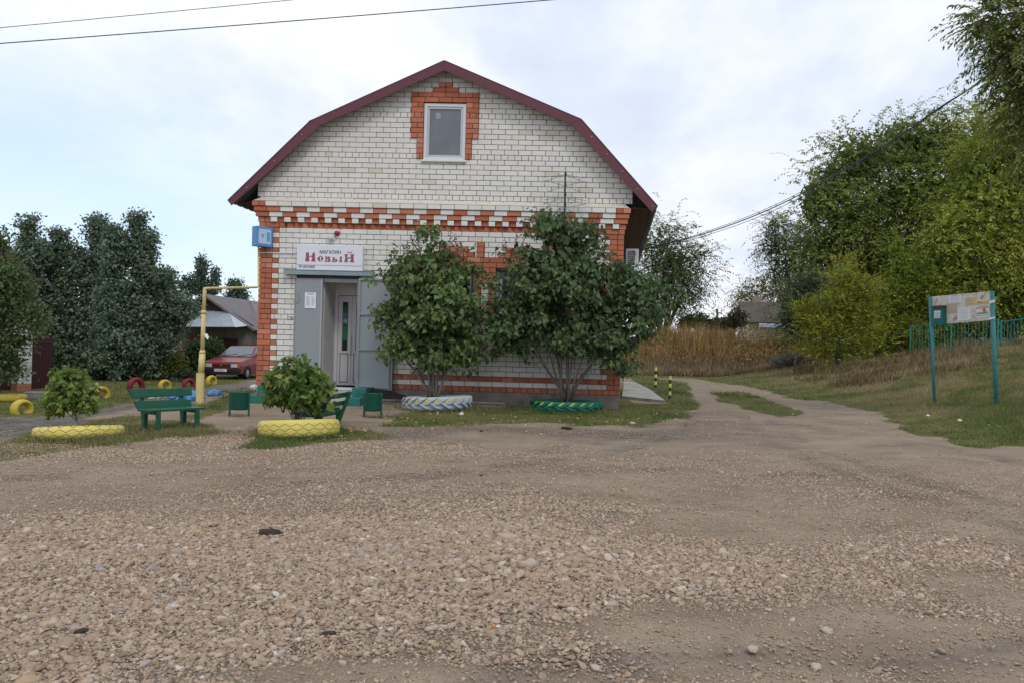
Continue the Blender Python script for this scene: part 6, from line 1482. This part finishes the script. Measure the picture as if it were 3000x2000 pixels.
for k, (u, v, r3, mt, lab) in enumerate([(470, 1166, (.30, .18, .10), M_bagw, 'pale crumpled plastic bag on the ground behind the left bench'), (520, 1170, (.24, .15, .10), M_bag, 'blue crumpled plastic bag behind the right end of the left bench'), (570, 1172, (.16, .14, .13), M_bag, 'blue plastic bag against the foot of the gas pipe'), (632, 1158, (.18, .10, .08), M_bag, 'small blue plastic bag right of the gas pipe'), (745, 1138, (.20, .12, .08), M_bagw, 'pale green plastic bag at the left corner of the shop')]):
    c = GT(u, v); lump('plastic_bag', c, r3, mt, lab, 'plastic bag', 20 + k, 3, 'plastic bags in the left grass')
for k, (u, v, r_px, lab) in enumerate([(2812, 1233, 7, 'crumpled white paper scrap in the grass below the notice board'), (2718, 1218, 6, 'torn white paper scrap left of the notice board foot'), (2897, 1243, 4, 'smallest white scrap in the right bank grass'), (1352, 1213, 9, 'white crumpled scrap beside the whitewashed tractor tyre')]):
    c = GT(u, v); s = c.y / F; lump('paper_scrap', c, (r_px * s, r_px * s * .7, r_px * s * .6), M_paper, lab, 'paper scrap', 40 + k, 1, 'white scraps in the grass')
for k, (u, v, r_px, lab) in enumerate([(2640, 1742, 11, 'smooth white stone on dark spot at right of the forecourt'), (2205, 1906, 22, 'large flat beige stone half sunk in the dirt near the bottom'), (1745, 1955, 18, 'oblong pale stone at the bottom centre right'), (1852, 1241, 10, 'pale round stone at the edge of the grass strip'), (2390, 1955, 22, 'broad flat pale stone near the bottom right'), (2420, 1852, 20, 'grey rounded stone on bare dirt at lower right')]):
    c = GT(u, v); s = c.y / F; lump('stone', c, (r_px * s, r_px * s * .7, r_px * s * .45), mat('pale_stone', (.42, .36, .29), .9, .15, 30, .4, 60), lab, 'stone', 60 + k, 2, 'larger loose stones')

# ------------------------------------------------------------------ grass, reeds and weeds
def blades(name, x, y, h, wd, col, label, cat, lean=.5, seed=0, shape='tri', mt=None):
    r = np.random.default_rng(seed); n = len(x); P = np.stack([x, y, terr(x, y) - .005], -1)
    ax = np.stack([r.normal(size=n) * lean, r.normal(size=n) * lean, np.ones(n)], -1); nr = r.normal(size=(n, 3)); nr[:, 2] *= .2
    o = leaves(name, P, ax, nr, h, wd, col, None, shape, mt or M_grass); return props(o, label, cat, kind='stuff')
def gsample(n, y0, y1, seed, u0=-350, u1=3600):
    r = np.random.default_rng(seed); y = y0 * (y1 / y0) ** r.random(n); lo = (u0 - UC) / F * y; hi = (u1 - UC) / F * y; return lo + (hi - lo) * r.random(n), y, r
def gcol(x, y, r):
    n = len(x); t = fbm(x * .8, y * .8, 61); t2 = fbm(x * 2.5, y * 2.5, 71)
    g = np.array([.105, .150, .044]); d = np.array([.25, .22, .105]); b = np.array([.36, .27, .17])
    bank = sstep(5.6, 7.5, x) * sstep(12, 17, y)
    a = np.clip(sstep(.38, .60, t)[:, None] * .7 + bank[:, None] * .75 * sstep(.35, .6, t2)[:, None], 0, 1)
    c = g * (1 - a) + d * a; bb = (bank * sstep(.5, .62, t) * .8)[:, None]; c = c * (1 - bb) + b * bb
    return np.clip(c * (.7 + .6 * r.random(n))[:, None], .01, 1)
x, y, r = gsample(300000, 9.5, 24, 81); m_ = grass_mask(x, y) > .10 + .65 * r.random(len(x))
inb = (x > -6.4) & (x < .6) & (y > 15.1); m_ &= ~inb; x, y = x[m_], y[m_]
for (cc, Ro) in ((c1, R1), (c2, R2), (c3, R3), (c4, R4)):
    k = np.hypot(x - cc.x, y - cc.y) > Ro * .99; x, y = x[k], y[k]
r = np.random.default_rng(5); bank = sstep(5.6, 7.5, x); tuft = sstep(.5, .75, fbm(x * 3, y * 3, 88))
h = (.028 + .045 * tuft + .05 * bank) * (.6 + .8 * r.random(len(x)))
blades('grass', x, y, h, .008 + .004 * r.random(len(x)), gcol(x, y, r), 'short green and browning grass round the shop, the planters and up the near bank', 'grass', .55, 1)
x, y, r = gsample(190000, 20, 60, 82); m_ = grass_mask(x, y) > .5; inb = (x > -6.6) & (x < 1.2); m_ &= ~inb; x, y = x[m_], y[m_]; r = np.random.default_rng(6)
bank = sstep(6, 9, x); h = (.06 + .14 * bank * sstep(.35, .7, fbm(x, y, 90))) * (.5 + r.random(len(x)))
blades('meadow_grass', x, y, h, .016 + .01 * r.random(len(x)), gcol(x, y, r), 'rough grass on the far bank and behind the left tyres', 'grass', .5, 2)
# tufts round the planters and benches
xs_, ys2 = [], []
r = np.random.default_rng(9)
for (cc, Ro, n) in ((c1, R1, 1500), (c2, R2, 1500), (c3, R3, 1200), (c4, R4, 1200)):
    a = r.random(n) * 2 * math.pi; rr = Ro * (1.0 + .22 * r.random(n) ** 1.5); xs_.append(cc.x + rr * np.cos(a)); ys2.append(cc.y + rr * np.sin(a))
for p in (GT(478, 1275), GT(575, 1268), GT(430, 1262), GT(527, 1252), GT(610, 1290 - 25), GT(545, 1278), GT(330, 1290), GT(300, 1300), GT(1160, 1222), GT(560, 1195), GT(600, 1192), GT(650, 1150), GT(700, 1150), GT(720, 1140), GT(680, 1165)):
    n = 260; xs_.append(p.x + r.normal(size=n) * .16); ys2.append(p.y + r.normal(size=n) * .10)
x = np.concatenate(xs_); y = np.concatenate(ys2)
blades('grass_tuft', x, y, .05 + .09 * r.random(len(x)), .009, gcol(x, y, r), 'taller grass tufts round the tyre planters and bench legs', 'grass', .6, 3)
# weeds along the fence and the bank
x, y, r = gsample(30000, 21, 34, 83, 2330, 3080); zz = fbm(x * .9, y * .9, 91); k = (zz > .47) & (x > 7.2) & (y > 22); x, y = x[k], y[k]; r = np.random.default_rng(12)
wc = np.array([(.21, .14, .08), (.15, .13, .05), (.26, .20, .11), (.10, .06, .045)])[r.integers(0, 4, len(x))] * (.7 + .6 * r.random(len(x)))[:, None]
blades('dry_weeds', x, y, (.08 + .26 * r.random(len(x)) ** 2), .014 + .012 * r.random(len(x)), wc, 'dry brown weeds along the teal fence and the foot of the bushes', 'weeds', .3, 4, 'rhomb', M_dry)
# reeds
r = np.random.default_rng(13); n = 32000; y = 36.5 + 11 * r.random(n); u = 1800 + 560 * r.random(n); x = (u - UC) / F * y
hh = .55 + .45 * sstep(1830, 1960, u) - .55 * sstep(2080, 2230, u) ; frt = sstep(37.5, 43, y + 3 * (fbm(x * .7, x * .3, 55) - .5)); h = (.35 + 2.1 * frt) * hh * (.5 + .65 * r.random(n)) * (.65 + .75 * fbm(x * .9, y * .8, 33))
pal = np.array([(.36, .25, .10), (.29, .17, .065), (.28, .12, .06), (.44, .34, .17), (.21, .20, .07), (.14, .075, .06)]); lowc = np.array([(.27, .20, .13), (.22, .14, .10), (.30, .25, .13)])
c = np.where((frt < .45)[:, None], lowc[r.integers(0, 3, n)], pal[r.choice(6, n, p=[.26, .22, .16, .14, .14, .08])]) * (.7 + .6 * r.random(n))[:, None]
k = ~((u < 2120) & (u > 2060) & (r.random(n) < .15)); blades('dry_reeds', x[k], y[k], h[k], (.035 + .035 * r.random(n))[k], c[k], 'tall rust and golden dry reeds behind the dirt track', 'reeds', .2, 5, 'rhomb', M_dry)
n = 16000; y = 39 + 8 * r.random(n); u = 1810 + 540 * r.random(n); x = (u - UC) / F * y; fr2 = sstep(38.5, 42.5, y); z = (.2 + 1.9 * r.random(n)) * (.35 + .65 * fr2) * (1 - .35 * sstep(2200, 2350, u)) * (.6 + .4 * sstep(1810, 1950, u))
P = np.stack([x, y, terr(x, y) + z], -1); ax = r.normal(size=(n, 3)); ax[:, 2] -= .3
props(leaves('reed_leaves', P, ax, r.normal(size=(n, 3)), .10 + .22 * r.random(n), .035, pal[r.choice(6, n, p=[.28, .2, .14, .14, .16, .08])] * (.7 + .6 * r.random(n))[:, None], None, 'rhomb', M_dry), 'dry bent leaves hanging among the reeds', 'reeds', kind='stuff')
# wormwood patch, distant shrubs right of the willow
simple_bush('bush', 2040, 49, [(2010, 945, 30, 22), (2050, 940, 30, 25), (2090, 950, 25, 18), (2130, 950, 25, 22), (2165, 935, 25, 30)], 'brownish green scrub topping the reeds left of the small house', 500, .13, (.07, .075, .035), 330, (.14, .10, .04), .35, 500, None, 8)
simple_bush('bush', 2280, 36, [(2290, 1060, 45, 18), (2330, 1048, 45, 20), (2360, 1055, 30, 15)], 'silvery grey wormwood clump at the end of the bank', 400, .07, (.15, .15, .13), 331, (.22, .20, .16), .3, 200, None, 8)
# distant tree line
n = 9000; r = np.random.default_rng(14); x = r.uniform(-170, 200, n); y = 180 + 25 * r.random(n); hz2 = 3.0 + 2.2 * fbm(x * .05, x * 0, 15); P = np.stack([x, y, .4 + hz2 * r.random(n)], -1)
props(leaves('distant_wood', P, r.normal(size=(n, 3)), r.normal(size=(n, 3)), 1.5 + r.random(n), 1.2, palette(n, (.05, .07, .04), .3), None, 'rhomb'), 'low distant wooded line on the horizon', 'wood', kind='stuff')
# fallen leaves on the grass strips and round the planters
r = np.random.default_rng(15); n = 420; u = r.uniform(1120, 2040, n); v = 1180 + 75 * r.random(n); P = []
for a_, b_ in zip(u, v): p = G(a_, b_); P.append((p.x, p.y))
for cc in (c1, c2, c2): 
    for _ in range(60): a_ = r.random() * 6.28; q = .5 + .5 * r.random(); P.append((cc.x + q * math.cos(a_), cc.y + q * .7 * math.sin(a_)))
P = np.array(P); k = P[:, 1] < 15.0; P = P[k]; P3 = np.stack([P[:, 0], P[:, 1], terr(P[:, 0], P[:, 1]) + .03], -1); n = len(P3)
lc = np.array([(.42, .36, .20), (.34, .22, .09), (.20, .12, .06), (.50, .46, .34), (.36, .38, .08)])[r.integers(0, 5, n)]
props(leaves('fallen_leaves', P3, r.normal(size=(n, 3)) * np.array([1, 1, .2]), np.array([0, 0, 1.]) + r.normal(size=(n, 3)) * .4, .04 + .025 * r.random(n), .035, lc, None, 'rhomb'), 'scattered dry fallen leaves on the grass by the shop', 'fallen leaves', kind='stuff')
